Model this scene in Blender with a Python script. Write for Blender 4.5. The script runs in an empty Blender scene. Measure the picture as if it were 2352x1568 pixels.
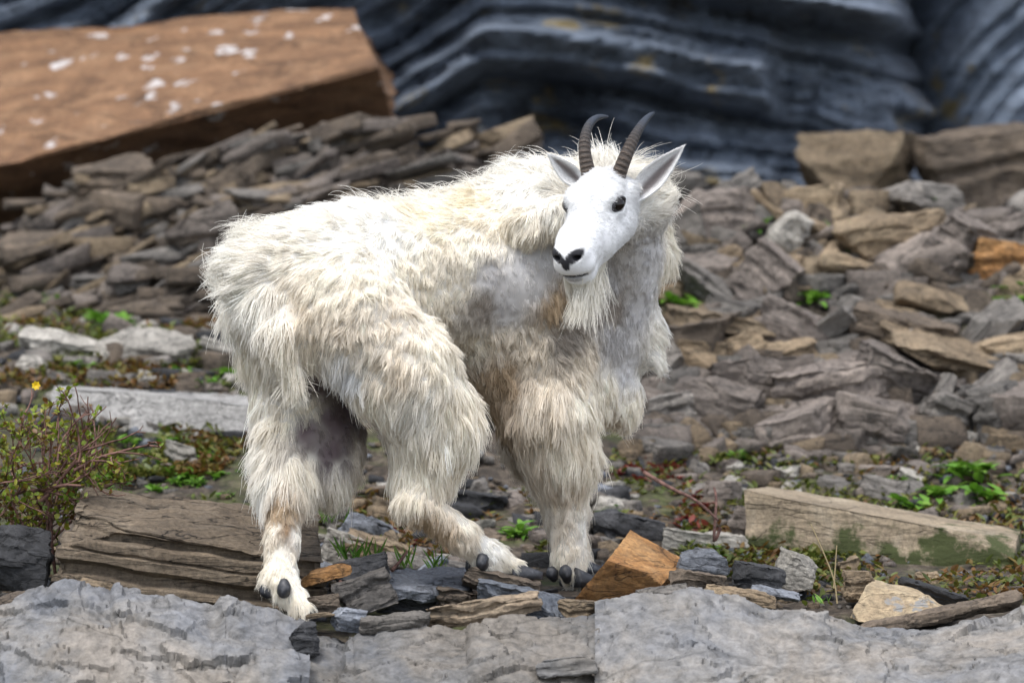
import bpy, bmesh, math, random
import numpy as np
from mathutils import Vector, Matrix, kdtree
from mathutils.bvhtree import BVHTree

random.seed(7)
RNG = np.random.default_rng(11)
SC = bpy.context.scene
COL = SC.collection

# ------------------------------------------------------------------ camera, sky, sun, exposure
CAM_D = 12.0            # metres from the lens to the goat's hind feet
CAM_Z = 0.566           # lens height above the ground the goat stands on
cam_d = bpy.data.cameras.new('camera')
cam_d.sensor_width = 36.0
cam_d.lens = 36.0 * CAM_D / 2.352
cam_d.clip_start = 0.5
cam_d.clip_end = 300.0
cam_d.dof.use_dof = True
cam_d.dof.focus_distance = 12.25
cam_d.dof.aperture_fstop = 2.9
cam = bpy.data.objects.new('camera', cam_d)
cam.location = (0, -CAM_D, CAM_Z)
cam.rotation_euler = (math.radians(90), 0, 0)
COL.objects.link(cam)
SC.camera = cam

SUN_EL, SUN_AZ = 60.0, -42.0     # azimuth from behind the camera towards the left
world = bpy.data.worlds.new('World')
SC.world = world
world.use_nodes = True
wn = world.node_tree
wbg = wn.nodes['Background']
sky = wn.nodes.new('ShaderNodeTexSky')
sky.sky_type = 'NISHITA'
sky.sun_disc = False
sky.sun_elevation = math.radians(SUN_EL)
sky.sun_rotation = math.radians(180 + SUN_AZ)
sky.altitude = 1800
sky.air_density = 1.0
sky.dust_density = 6.0
sky.ozone_density = 1.0
hsv = wn.nodes.new('ShaderNodeHueSaturation')      # high thin cloud: a nearly white sky
hsv.inputs['Saturation'].default_value = 0.45
wn.links.new(sky.outputs[0], hsv.inputs['Color'])
wn.links.new(hsv.outputs[0], wbg.inputs[0])
wbg.inputs[1].default_value = 0.12
sun_d = bpy.data.lights.new('sun', 'SUN')
sun_d.energy = 1.5
sun_d.angle = math.radians(24)
sun_d.color = (1.0, 0.965, 0.92)
sun = bpy.data.objects.new('sun', sun_d)
el, az = math.radians(SUN_EL), math.radians(SUN_AZ)
to_sun = Vector((math.sin(az) * math.cos(el), -math.cos(az) * math.cos(el), math.sin(el)))
sun.rotation_euler = to_sun.to_track_quat('Z', 'Y').to_euler()
sun.location = (0, 0, 6)
COL.objects.link(sun)
SC.view_settings.view_transform = 'Standard'
SC.view_settings.look = 'None'
SC.view_settings.exposure = 1.46
SC.view_settings.gamma = 1.0
SC.render.engine = 'CYCLES'
SC.cycles.max_bounces = 8
SC.cycles.diffuse_bounces = 5
SC.cycles.glossy_bounces = 3
SC.cycles.transmission_bounces = 6
SC.cycles.caustics_reflective = False
SC.cycles.caustics_refractive = False
SC.cycles.use_denoising = True
SC.cycles.use_adaptive_sampling = True

# ------------------------------------------------------------------ helpers
def P(px, py, d):
    """a point d metres behind the goat's hind feet, measured off the photograph (2352 x 1568 units, 1 unit = 1 mm at d = 0)"""
    k = (CAM_D + d) / CAM_D / 1000.0
    return np.array([(px - 1176.0) * k, d, CAM_Z - (py - 784.0) * k])

def tag(o, label=None, cat=None, group=None, kind=None):
    if label: o['label'] = label
    if cat: o['category'] = cat
    if group: o['group'] = group
    if kind: o['kind'] = kind
    return o

def empty(name, loc):
    o = bpy.data.objects.new(name, None)
    o.empty_display_size = 0.1
    o.location = loc
    COL.objects.link(o)
    return o

def new_mesh(name, V, F, smooth=True):
    me = bpy.data.meshes.new(name)
    V = np.asarray(V, dtype=np.float32)
    if isinstance(F, np.ndarray):
        nv, nf, k = len(V), len(F), F.shape[1]
        me.vertices.add(nv); me.vertices.foreach_set('co', V.ravel())
        me.loops.add(nf * k); me.loops.foreach_set('vertex_index', F.astype(np.int32).ravel())
        me.polygons.add(nf)
        me.polygons.foreach_set('loop_start', np.arange(0, nf * k, k, dtype=np.int32))
        me.update(calc_edges=True)
        me.validate()
    else:
        me.from_pydata([tuple(map(float, v)) for v in V], [], F)
        me.update()
    if smooth:
        me.polygons.foreach_set('use_smooth', np.ones(len(me.polygons), dtype=bool))
    return me

def mesh_obj(name, me, mat=None, parent=None):
    o = bpy.data.objects.new(name, me)
    COL.objects.link(o)
    if mat is not None and len(me.materials) == 0:
        me.materials.append(mat)
    if parent is not None:
        o.parent = parent
        if parent.type == 'EMPTY':
            o.matrix_parent_inverse = Matrix.Translation(-Vector(parent.location))
    return o

def hash3(ix, iy, iz, seed):
    with np.errstate(over='ignore'):
        h = (ix.astype(np.uint32) * np.uint32(374761393) + iy.astype(np.uint32) * np.uint32(668265263)
             + iz.astype(np.uint32) * np.uint32(2147483647) + np.uint32((seed * 974711 + 12345) % (1 << 32)))
        h = (h ^ (h >> np.uint32(13))) * np.uint32(1274126177)
        h = (h ^ (h >> np.uint32(16))) * np.uint32(2246822519)
        h = h ^ (h >> np.uint32(15))
    return h.astype(np.float64) / 4294967295.0

def noise3(p, seed=0):
    """value noise in -1..1 on an (n, 3) array"""
    p = np.asarray(p, dtype=np.float64)
    i = np.floor(p).astype(np.int64); f = p - i
    f = f * f * f * (f * (f * 6 - 15) + 10)
    r = 0
    for dx in (0, 1):
        wx = f[:, 0] if dx else 1 - f[:, 0]
        for dy in (0, 1):
            wy = f[:, 1] if dy else 1 - f[:, 1]
            for dz in (0, 1):
                wz = f[:, 2] if dz else 1 - f[:, 2]
                r = r + wx * wy * wz * hash3(i[:, 0] + dx, i[:, 1] + dy, i[:, 2] + dz, seed)
    return r * 2 - 1

def fbm(p, oct=4, seed=0, gain=0.5):
    p = np.asarray(p, dtype=np.float64)
    a, s, r = 1.0, 0.0, 0
    for o in range(oct):
        r = r + a * noise3(p * (2.03 ** o) + 17.3 * o, seed + o); s += a; a *= gain
    return r / s

def nmat(name):
    m = bpy.data.materials.new(name)
    m.use_nodes = True
    nt = m.node_tree
    return m, nt, nt.nodes['Principled BSDF']

def ramp(nt, fac, stops):
    r = nt.nodes.new('ShaderNodeValToRGB')
    while len(r.color_ramp.elements) < len(stops): r.color_ramp.elements.new(0.5)
    for e, (pos, c) in zip(r.color_ramp.elements, stops):
        e.position = pos
        e.color = (c[0], c[1], c[2], 1) if not np.isscalar(c) else (c, c, c, 1)
    nt.links.new(fac, r.inputs[0])
    return r.outputs[0]

def mixc(nt, fac, a, b, mode='MIX'):
    m = nt.nodes.new('ShaderNodeMix'); m.data_type = 'RGBA'; m.blend_type = mode
    for sock, v in ((m.inputs[0], fac), (m.inputs[6], a), (m.inputs[7], b)):
        if isinstance(v, (int, float)): sock.default_value = v
        elif isinstance(v, tuple): sock.default_value = (v[0], v[1], v[2], 1)
        else: nt.links.new(v, sock)
    return m.outputs[2]

def texnoise(nt, vec, scale, detail=6, rough=0.6, dist=0.0):
    n = nt.nodes.new('ShaderNodeTexNoise')
    n.inputs['Scale'].default_value = scale
    n.inputs['Detail'].default_value = detail
    n.inputs['Roughness'].default_value = rough
    n.inputs['Distortion'].default_value = dist
    if vec is not None: nt.links.new(vec, n.inputs['Vector'])
    return n.outputs[0]

def mapping(nt, scale=(1, 1, 1), rot=(0, 0, 0), coord='Object'):
    tc = nt.nodes.new('ShaderNodeTexCoord')
    mp = nt.nodes.new('ShaderNodeMapping')
    mp.inputs['Scale'].default_value = scale
    mp.inputs['Rotation'].default_value = rot
    nt.links.new(tc.outputs[coord], mp.inputs[0])
    return mp.outputs[0]

def bump(nt, bsdf, h, strength=0.5, dist=0.01, prev=None):
    b = nt.nodes.new('ShaderNodeBump')
    b.inputs['Strength'].default_value = strength
    b.inputs['Distance'].default_value = dist
    nt.links.new(h, b.inputs['Height'])
    if prev is not None: nt.links.new(prev, b.inputs['Normal'])
    if bsdf is not None: nt.links.new(b.outputs[0], bsdf.inputs['Normal'])
    return b.outputs[0]
# ------------------------------------------------------------------ rock materials
def rock_mat(name, cols, strata=(1.6, 1.6, 5), spots=None, lichen=None, rough=.85, moss=None, bstr=.7, scale=1.0, rot=(0, 0, 0), crack=.45, cscale=.8):
    m, nt, bs = nmat(name)
    tc = nt.nodes.new('ShaderNodeTexCoord'); oi = nt.nodes.new('ShaderNodeObjectInfo')
    off = nt.nodes.new('ShaderNodeVectorMath'); off.operation = 'SCALE'; off.inputs[3].default_value = 37.0
    comb = nt.nodes.new('ShaderNodeCombineXYZ')
    for i in range(3): nt.links.new(oi.outputs['Random'], comb.inputs[i])
    nt.links.new(comb.outputs[0], off.inputs[0])
    add = nt.nodes.new('ShaderNodeVectorMath'); nt.links.new(tc.outputs['Object'], add.inputs[0]); nt.links.new(off.outputs[0], add.inputs[1])
    v = add.outputs[0]
    mp = nt.nodes.new('ShaderNodeMapping'); mp.inputs['Scale'].default_value = strata; mp.inputs['Rotation'].default_value = [math.radians(a) for a in rot]; nt.links.new(v, mp.inputs[0])
    big = texnoise(nt, v, 8.0 * scale, 6, .65, .6)
    lay = texnoise(nt, mp.outputs[0], 9.0 * scale, 9, .72, .8)
    fine = texnoise(nt, v, 85 * scale, 8, .75, .3)
    c = ramp(nt, big, [(.36, cols[0]), (.5, cols[1]), (.62, cols[2])])
    dark = tuple(x * .45 for x in cols[1]); lite = tuple(min(.8, x * 1.45) for x in cols[1])
    c = mixc(nt, .5, c, ramp(nt, lay, [(.36, dark), (.5, cols[1]), (.66, lite)]))
    c = mixc(nt, .6, c, ramp(nt, fine, [(.36, .18), (.5, .5), (.64, .82)]), 'OVERLAY')
    # thin partings along the bedding
    cr = texnoise(nt, mp.outputs[0], 5.0 * scale * cscale, 4, .5, .4)
    cl_ = nt.nodes.new('ShaderNodeMath'); cl_.operation = 'SUBTRACT'; cl_.inputs[1].default_value = .5; nt.links.new(cr, cl_.inputs[0])
    ab = nt.nodes.new('ShaderNodeMath'); ab.operation = 'ABSOLUTE'; nt.links.new(cl_.outputs[0], ab.inputs[0])
    line = ramp(nt, ab.outputs[0], [(0, .12), (.006, .5), (.014, 1.0)])
    c = mixc(nt, crack, c, mixc(nt, 1.0, c, line, 'MULTIPLY'))
    # stone-to-stone variation
    hs_ = nt.nodes.new('ShaderNodeHueSaturation')
    mr = nt.nodes.new('ShaderNodeMapRange'); mr.inputs[3].default_value = .55; mr.inputs[4].default_value = 1.02
    nt.links.new(oi.outputs['Random'], mr.inputs[0]); nt.links.new(mr.outputs[0], hs_.inputs['Value'])
    nt.links.new(c, hs_.inputs['Color']); c = hs_.outputs[0]
    if spots:
        vo = nt.nodes.new('ShaderNodeTexVoronoi'); vo.inputs['Scale'].default_value = spots[0]
        wv = nt.nodes.new('ShaderNodeVectorMath'); wv.operation = 'MULTIPLY_ADD'
        nn = nt.nodes.new('ShaderNodeTexNoise'); nn.inputs['Scale'].default_value = 30; nt.links.new(v, nn.inputs['Vector'])
        wv.inputs[1].default_value = (.09, .09, .09); nt.links.new(nn.outputs[1], wv.inputs[0]); nt.links.new(v, wv.inputs[2])
        nt.links.new(wv.outputs[0], vo.inputs['Vector'])
        sz = nt.nodes.new('ShaderNodeSeparateColor'); nt.links.new(vo.outputs['Color'], sz.inputs[0])
        th = nt.nodes.new('ShaderNodeMath'); th.operation = 'MULTIPLY'; th.inputs[1].default_value = spots[1]; nt.links.new(sz.outputs[0], th.inputs[0])
        lt = nt.nodes.new('ShaderNodeMath'); lt.operation = 'SUBTRACT'; nt.links.new(th.outputs[0], lt.inputs[0]); nt.links.new(vo.outputs['Distance'], lt.inputs[1])
        sm = nt.nodes.new('ShaderNodeMapRange'); sm.inputs[1].default_value = 0; sm.inputs[2].default_value = .07; nt.links.new(lt.outputs[0], sm.inputs[0])
        rag = nt.nodes.new('ShaderNodeMath'); rag.operation = 'MULTIPLY'; nt.links.new(sm.outputs[0], rag.inputs[0])
        nt.links.new(ramp(nt, texnoise(nt, v, 42, 5, .7), [(.38, 0.0), (.50, 1.0)]), rag.inputs[1])
        c = mixc(nt, rag.outputs[0], c, spots[2])
    if lichen:
        ln = texnoise(nt, v, lichen[0], 6, .7)
        c = mixc(nt, ramp(nt, ln, [(lichen[1], 0.0), (lichen[1] + .06, 1.0)]), c, lichen[2])
    if moss:
        ge = nt.nodes.new('ShaderNodeNewGeometry'); sx = nt.nodes.new('ShaderNodeSeparateXYZ')
        nt.links.new(tc.outputs['Object'], sx.inputs[0])
        mn = texnoise(nt, v, 9, 5, .7)
        ad = nt.nodes.new('ShaderNodeMath'); ad.operation = 'ADD'; nt.links.new(mn, ad.inputs[0])
        mr2 = nt.nodes.new('ShaderNodeMapRange'); mr2.inputs[1].default_value = moss[0]; mr2.inputs[2].default_value = moss[1]; mr2.inputs[3].default_value = .25; mr2.inputs[4].default_value = -.3
        nt.links.new(sx.outputs[2], mr2.inputs[0]); nt.links.new(mr2.outputs[0], ad.inputs[1])
        c = mixc(nt, ramp(nt, ad.outputs[0], [(.52, 0.0), (.62, 1.0)]), c, (.035, .045, .008))
    nt.links.new(c, bs.inputs['Base Color'])
    bs.inputs['Roughness'].default_value = rough
    b0 = bump(nt, None, line, bstr, .012)
    b1 = bump(nt, None, lay, bstr, .02, b0)
    bump(nt, bs, fine, bstr * .8, .006, b1)
    return m

M = {
 'grey':   rock_mat('stone_grey', [(.12, .11, .10), (.18, .165, .148), (.27, .24, .21)]),
 'blue':   rock_mat('stone_blue_grey', [(.11, .125, .15), (.19, .205, .235), (.30, .32, .36)]),
 'tan':    rock_mat('stone_tan', [(.14, .105, .068), (.24, .178, .112), (.37, .29, .19)]),
 'brown':  rock_mat('stone_brown', [(.07, .053, .04), (.13, .10, .073), (.23, .175, .125)]),
 'dark':   rock_mat('stone_dark', [(.020, .021, .024), (.038, .039, .043), (.085, .085, .09)]),
 'purple': rock_mat('stone_purple_grey', [(.12, .10, .088), (.20, .168, .145), (.30, .25, .21)]),
 'orange': rock_mat('stone_orange', [(.20, .085, .025), (.33, .165, .055), (.45, .27, .12)]),
 'pale':   rock_mat('stone_pale', [(.27, .255, .225), (.40, .375, .33), (.50, .47, .42)]),
}
m_boulder = rock_mat('boulder_rust', [(.115, .058, .030), (.225, .12, .06), (.32, .19, .105)], strata=(.5, .8, 2.5), spots=(9.5, .38, (.46, .43, .42)))
m_cliff = rock_mat('cliff_slate', [(.075, .098, .135), (.165, .205, .27), (.27, .32, .40)], strata=(.30, .6, 2.6), lichen=(3.2, .575, (.22, .175, .09)))
m_outcrop = rock_mat('outcrop_stone', [(.06, .052, .047), (.125, .103, .085), (.235, .18, .13)], strata=(.8, .8, 3))
m_log = rock_mat('layered_brown_stone', [(.16, .12, .083), (.275, .21, .143), (.38, .305, .22)], strata=(.5, 1.2, 5), bstr=1.0, rot=(0, 9, 0), cscale=1.6, crack=.9)
m_beam = rock_mat('beam_stone', [(.20, .155, .105), (.30, .24, .165), (.38, .325, .245)], strata=(.6, .6, 3), moss=(-.08, .14), crack=.15)
m_ledge = rock_mat('ledge_slate', [(.115, .132, .165), (.185, .178, .17), (.255, .215, .17)], strata=(.8, .8, 1.8), bstr=.3, lichen=(26, .71, (.38, .40, .40)), scale=.42, crack=.35, cscale=1.2)

# ------------------------------------------------------------------ rock shapes
def cube_grid(n):
    a = np.linspace(-1, 1, n + 1)
    V, F = [], []; o = 0
    U, W = np.meshgrid(a, a, indexing='ij'); U, W = U.ravel(), W.ravel()
    for ax in range(3):
        for sg in (-1, 1):
            p = np.empty((len(U), 3)); p[:, ax] = sg; p[:, (ax + 1) % 3] = U; p[:, (ax + 2) % 3] = W
            i, j = np.meshgrid(np.arange(n), np.arange(n), indexing='ij'); b = o + (i * (n + 1) + j).ravel()
            q = np.stack([b, b + n + 1, b + n + 2, b + 1], 1)
            F.append(q if sg > 0 else q[:, ::-1]); V.append(p); o += len(p)
    V = np.concatenate(V); F = np.concatenate(F)
    key = np.round(V * 1e5).astype(np.int64)
    _, ix, inv = np.unique(key, axis=0, return_index=True, return_inverse=True)
    return V[ix], inv.ravel()[F]
_cg = {}
def cg(n):
    if n not in _cg: _cg[n] = cube_grid(n)
    return _cg[n]

def chip(V, rng, ncut=7, lo_=.95, hi_=1.45, flat=.35):
    V = V.copy()
    for _ in range(ncut):
        n = rng.normal(size=3); n[2] *= flat * 2; n /= np.linalg.norm(n)
        d = rng.uniform(lo_, hi_) * (np.abs(n).sum() ** .35) * .82
        e = V @ n - d
        m = e > 0
        V[m] -= np.outer(e[m], n)
    return V

def roughen(V, F, size, rng, amp=.05, layers=7, lay_amp=.04, fine=.012, dip=0.0):
    """uneven broken faces: low lumps, projecting bedding layers, small chips"""
    o = rng.uniform(0, 50, 3)
    N = vnorm(V, F)
    L = fbm(V / size * 2.2 + o, 3, 3) * amp * size
    zz = (V[:, 2] + dip * V[:, 0]) / size * layers + fbm(V / size * 1.5 + o, 3, 9) * 1.4
    cell = np.floor(zz); st = hash3(cell, cell * 0, cell * 0 + 3, int(o[0] * 7)) - .5
    fr = zz - cell
    st = st * np.clip(np.minimum(fr, 1 - fr) * 6, 0, 1)
    side = 1 - np.abs(N[:, 2]) ** 2
    D = L + st * lay_amp * 2 * size * side + fbm(V / size * 9 + o, 3, 21) * fine * size * 2
    return V + N * D[:, None]

def vnorm(V, F):
    n = np.cross(V[F[:, 2]] - V[F[:, 0]], V[F[:, 3]] - V[F[:, 1]])
    N = np.zeros_like(V)
    for i in range(4): np.add.at(N, F[:, i], n)
    return N / (np.linalg.norm(N, axis=1, keepdims=True) + 1e-12)

def sharp(me, deg=24):
    me.set_sharp_from_angle(angle=math.radians(deg))
    return me

def chunk_mesh(name, seed, dims, n=8, ncut=8, amp=.05, layers=6, lay_amp=.045, lo_=.75, hi_=1.3, fine=.014):
    rng = np.random.default_rng(seed)
    V, F = cg(n)
    V = chip(V, rng, ncut, lo_, hi_) * np.array(dims) * .5
    size = float(np.mean(dims))
    V = roughen(V, F, size, rng, amp, layers, lay_amp, fine)
    return sharp(new_mesh(name, V, F))

def hexa(name, c8, n, seed, mat, amp=.02, layers=8, lay_amp=.015, ncut=4, fine=.005, lo_=1.15, hi_=1.5, parent=None, dip=0.0):
    """block from eight corners: front bottom-left, bottom-right, top-right, top-left, then the same at the back"""
    rng = np.random.default_rng(seed)
    V, F = cg(n)
    V = chip(V, rng, ncut, lo_, hi_)
    u, d, w = [(V[:, i] + 1) / 2 for i in range(3)]         # x right, y depth, z up
    c = [np.array(P(*q)) for q in c8]
    X = 0
    for q, a, b, e in ((0, 1 - u, 1 - d, 1 - w), (1, u, 1 - d, 1 - w), (2, u, 1 - d, w), (3, 1 - u, 1 - d, w),
                       (4, 1 - u, d, 1 - w), (5, u, d, 1 - w), (6, u, d, w), (7, 1 - u, d, w)):
        X = X + (a * b * e)[:, None] * c[q]
    size = float(np.ptp(np.array(c), axis=0).mean())
    ctr = X.mean(0)
    X = roughen(X - ctr, F, size, rng, amp, layers, lay_amp, fine, dip)
    o = mesh_obj(name, sharp(new_mesh(name, X, F)), mat, parent)
    o.location = ctr
    return o

# ------------------------------------------------------------------ ground
def ground_z(x, y):
    x = np.asarray(x, float); y = np.asarray(y, float)
    L = np.interp(y, [-4, -.6, -.3, 0, .15, .45, .75, .9, 1.3, 2.0, 2.5, 2.8, 3.3, 4.2, 5, 8, 14], [-1.6, -.62, -.32, -.11, -.08, -.03, -.012, .0, .10, .36, .52, .60, .66, .78, .9, 2.0, 4])
    R = np.interp(y, [-4, -.6, -.3, 0, .15, .45, .75, .9, 1.6, 2.0, 3.2, 3.9, 5, 8, 14], [-1.6, -.62, -.32, -.11, -.08, -.03, -.012, .0, .14, .28, .96, .92, .92, 1.2, 3])
    w = np.clip((x + .1) / .7, 0, 1); w = w * w * (3 - 2 * w)
    return L * (1 - w) + R * w
_ds = np.arange(-.1, 5.5, .01)
def ground_at(px, py):
    """where the line of sight meets the slope"""
    k = (CAM_D + _ds) / CAM_D / 1000.0
    ok = ground_z((px - 1176.0) * k, _ds) >= CAM_Z - (py - 784.0) * k
    return P(px, py, _ds[int(np.argmax(ok))] if ok.any() else 4.5)

gx = np.concatenate([np.linspace(-14, -3.2, 24)[:-1], np.linspace(-3.2, 3.2, 220), np.linspace(3.2, 14, 24)[1:]])
gy = np.concatenate([np.linspace(-11, -1, 20)[:-1], np.linspace(-1, 5.5, 230), np.linspace(5.5, 14, 20)[1:]])
GX, GY = np.meshgrid(gx, gy, indexing='ij')
pts = np.stack([GX.ravel(), GY.ravel(), GX.ravel() * 0], 1)
gz = ground_z(pts[:, 0], pts[:, 1]) + (fbm(pts * 3.0, 4, 61) * .035 + fbm(pts * 14, 3, 62) * .014) * np.interp(pts[:, 1], [.7, 1.4], [.4, 1])
pts[:, 2] = gz
i, j = np.meshgrid(np.arange(len(gx) - 1), np.arange(len(gy) - 1), indexing='ij'); b = (i * len(gy) + j).ravel()
m_ground, nt, bs = nmat('stony_soil')
v = mapping(nt)
n1 = texnoise(nt, v, 2.2, 6, .65); n2 = texnoise(nt, v, 28, 8, .7); n3 = texnoise(nt, v, 1.1, 3, .5)
c = ramp(nt, n2, [(.36, (.018, .014, .010)), (.5, (.05, .038, .027)), (.64, (.13, .105, .08))])
c = mixc(nt, ramp(nt, n1, [(.50, 0.0), (.60, .75)]), c, ramp(nt, n2, [(.3, (.02, .035, .006)), (.7, (.085, .10, .02))]))
nt.links.new(c, bs.inputs['Base Color']); bs.inputs['Roughness'].default_value = .95
bump(nt, bs, n2, .9, .02)
ground = mesh_obj('ground', new_mesh('ground', pts, np.stack([b, b + len(gy), b + len(gy) + 1, b + 1], 1)), m_ground)
tag(ground, kind='structure')

# ------------------------------------------------------------------ slate cliff behind
def cliff_sheet(name, x0, x1, z0, z1, y_fn, nx, nz, mat):
    xs = np.linspace(x0, x1, nx); zs = np.linspace(z0, z1, nz)
    X, Zz = np.meshgrid(xs, zs, indexing='ij'); x, z = X.ravel(), Zz.ravel()
    y = y_fn(x, z)
    V = np.stack([x, y, z], 1)
    V = np.concatenate([V, np.stack([xs, np.full(nx, y.max() + 3), np.full(nx, z1 + .4)], 1)])     # the top runs back into the hill
    i, j = np.meshgrid(np.arange(nx - 1), np.arange(nz - 1), indexing='ij'); b = (i * nz + j).ravel()
    F = np.stack([b, b + nz, b + nz + 1, b + 1], 1)
    k = np.arange(nx - 1); o = nx * nz
    F = np.concatenate([F, np.stack([k * nz + nz - 1, (k + 1) * nz + nz - 1, o + k + 1, o + k], 1)])
    return tag(mesh_obj(name, new_mesh(name, V, F), mat), kind='structure')
def ledge_steps(q, x, freq, seed, amp):
    """bedding planes: each bed juts out by its own amount and is undercut below"""
    c = np.floor(q * freq); f = q * freq - c
    h = hash3(c, c * 0 + seed, np.floor(x * .9 + c * .37), seed); h1 = hash3(c, c * 0 + seed, np.floor(x * .9 + c * .37) + 1, seed)
    t = x * .9 + c * .37; t = t - np.floor(t); t = np.clip((t - .44) / .12, 0, 1); t = t * t * (3 - 2 * t)      # beds break off at joints
    h = h * (1 - t) + h1 * t
    prof = np.where(f < .22, (f / .22) ** .6, 1 - .72 * ((f - .22) / .78) ** 1.3)
    return amp * prof * (.25 + h)
def cliff_y(x, z):
    p = np.stack([x, z * 0, z], 1)
    warp = fbm(p * np.array([.8, 1, .8]), 3, 71) * .22 + fbm(p * 3, 2, 72) * .035
    fold = np.exp(-((x - .0) / .42) ** 2) * .14            # strata arch over a fold left of centre
    dip = np.where(x < -.1, (x + .1) * -.7, 0)
    q = z + warp * .75 + dip * .75 - fold * .5 - np.where(x > 1.0, (x - 1.0) * .28, 0) * -1
    y = 5.55 - ledge_steps(q, x * 1.3 + warp, 3.1, 73, .36) - ledge_steps(q + .13, x * 2.3, 8.5, 74, .24) - ledge_steps(q, x * 3.5, 21, 75, .09)
    y = y - fbm(p * 2.1, 4, 76) * .22 - fbm(p * np.array([6, 1, 12]), 4, 77) * .07
    hole = np.exp(-(((x - .12) / .24) ** 2 + ((z - 1.32 + .25 * np.abs(x - .12)) / .14) ** 2) * 1.6)
    y = y + hole * .45
    y = y + np.clip(.8 - z, 0, .8) * .25
    y = y + np.clip((x - 1.12 + fbm(p * 3.5, 3, 79) * .14) / .22, 0, 2) ** 2 * .35      # turns back into the dark cleft
    return y
cliff_sheet('cliff', -5.5, 1.43, .2, 3.6, cliff_y, 620, 300, m_cliff)
def cliff_right_y(x, z):
    p = np.stack([x, z * 0, z], 1)
    q = z * .75 - x * .8 + fbm(p * 1.2, 3, 81) * .15
    y = 5.62 - (x - 1.35) * .32 - ledge_steps(q, x, 4.5, 83, .18) - ledge_steps(q, x, 15, 84, .06)
    edge = np.clip((1.62 - x) / .27, 0, 1)
    return y + edge ** 2 * .5 - fbm(p * 2.2, 4, 86) * .10 - fbm(p * 10, 3, 87) * .02
cliff_sheet('cliff', 1.34, 5.5, .2, 3.6, cliff_right_y, 330, 260, m_cliff)

# ------------------------------------------------------------------ rusty boulder slab and the broken outcrop under it
o = hexa('boulder', [(-520, 760, 4.75), (905, 290, 4.5), (868, 152, 4.0), (-520, 520, 3.95), (-520, 520, 5.3), (935, 225, 5.0), (806, 6, 4.8), (-520, 118, 4.9)],
         80, 5, m_boulder, amp=.02, layers=18, lay_amp=.014, ncut=3, fine=.005, lo_=1.32, hi_=1.6)
tag(o, 'huge tilted rust-brown boulder slab spotted with white lichen, resting on the grey outcrop', 'boulder')

def outcrop_sheet():
    top = np.array([(-700, 760), (0, 650), (80, 480), (290, 400), (330, 365), (450, 335), (620, 312), (760, 292), (900, 275), (960, 308), (1070, 285), (1130, 308), (1220, 350), (1330, 400), (1420, 470)])
    nx, nt_ = 330, 120
    V = []
    pxs = np.linspace(-600, 1420, nx)
    tpy = np.interp(pxs, top[:, 0], top[:, 1])
    for px, ty in zip(pxs, tpy):
        for k in range(nt_ + 12):
            t = min(k / nt_, 1.0)
            py = 880 + (ty - 880) * t; d = 2.70 + 1.20 * t
            p = P(px, py, d)
            if k > nt_: p = p + np.array([0, (k - nt_) * .06, -(k - nt_) * .03])
            V.append(p)
    V = np.array(V); m_ = nt_ + 12
    i, j = np.meshgrid(np.arange(nx - 1), np.arange(m_ - 1), indexing='ij'); b = (i * m_ + j).ravel()
    F = np.stack([b, b + m_, b + m_ + 1, b + 1], 1)
    N = vnorm(V, F)
    q = V[:, 2] - .33 * V[:, 0] + fbm(V * np.array([1.6, 1, 2]), 3, 91) * .14
    D = ledge_steps(q, V[:, 0] * 3.2, 6, 92, .15) + ledge_steps(q + .05, V[:, 0] * 6, 15, 93, .07) + fbm(V * 4, 4, 94) * .14 + fbm(V * 16, 3, 95) * .035
    V = V + N * D[:, None] - N * .12
    return tag(mesh_obj('rock_outcrop', new_mesh('rock_outcrop', V, F), m_outcrop), kind='structure')
outcrop_sheet()
# ------------------------------------------------------------------ grey slate ledge in front
def worley(u, v, scale, seed):
    """nearest jittered cell: id hash, gap to the second cell"""
    x, y = u * scale, v * scale
    ix, iy = np.floor(x).astype(np.int64), np.floor(y).astype(np.int64)
    b1 = np.full(len(x), 9.0); b2 = b1.copy(); hid = np.zeros(len(x)); hx = np.zeros(len(x)); hy = np.zeros(len(x))
    for dx in (-1, 0, 1):
        for dy in (-1, 0, 1):
            cx, cy = ix + dx, iy + dy
            jx = hash3(cx, cy, cx * 0, seed); jy = hash3(cx, cy, cx * 0 + 1, seed)
            ox, oy = cx + .1 + .8 * jx - x, cy + .1 + .8 * jy - y
            d = np.sqrt(ox * ox + oy * oy)
            cl = d < b1
            b2 = np.where(cl, b1, np.minimum(b2, d)); b1 = np.where(cl, d, b1)
            hid = np.where(cl, hash3(cx, cy, cx * 0 + 2, seed), hid)
            hx = np.where(cl, -ox, hx); hy = np.where(cl, -oy, hy)
    return hid, b2 - b1, hx, hy
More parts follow.
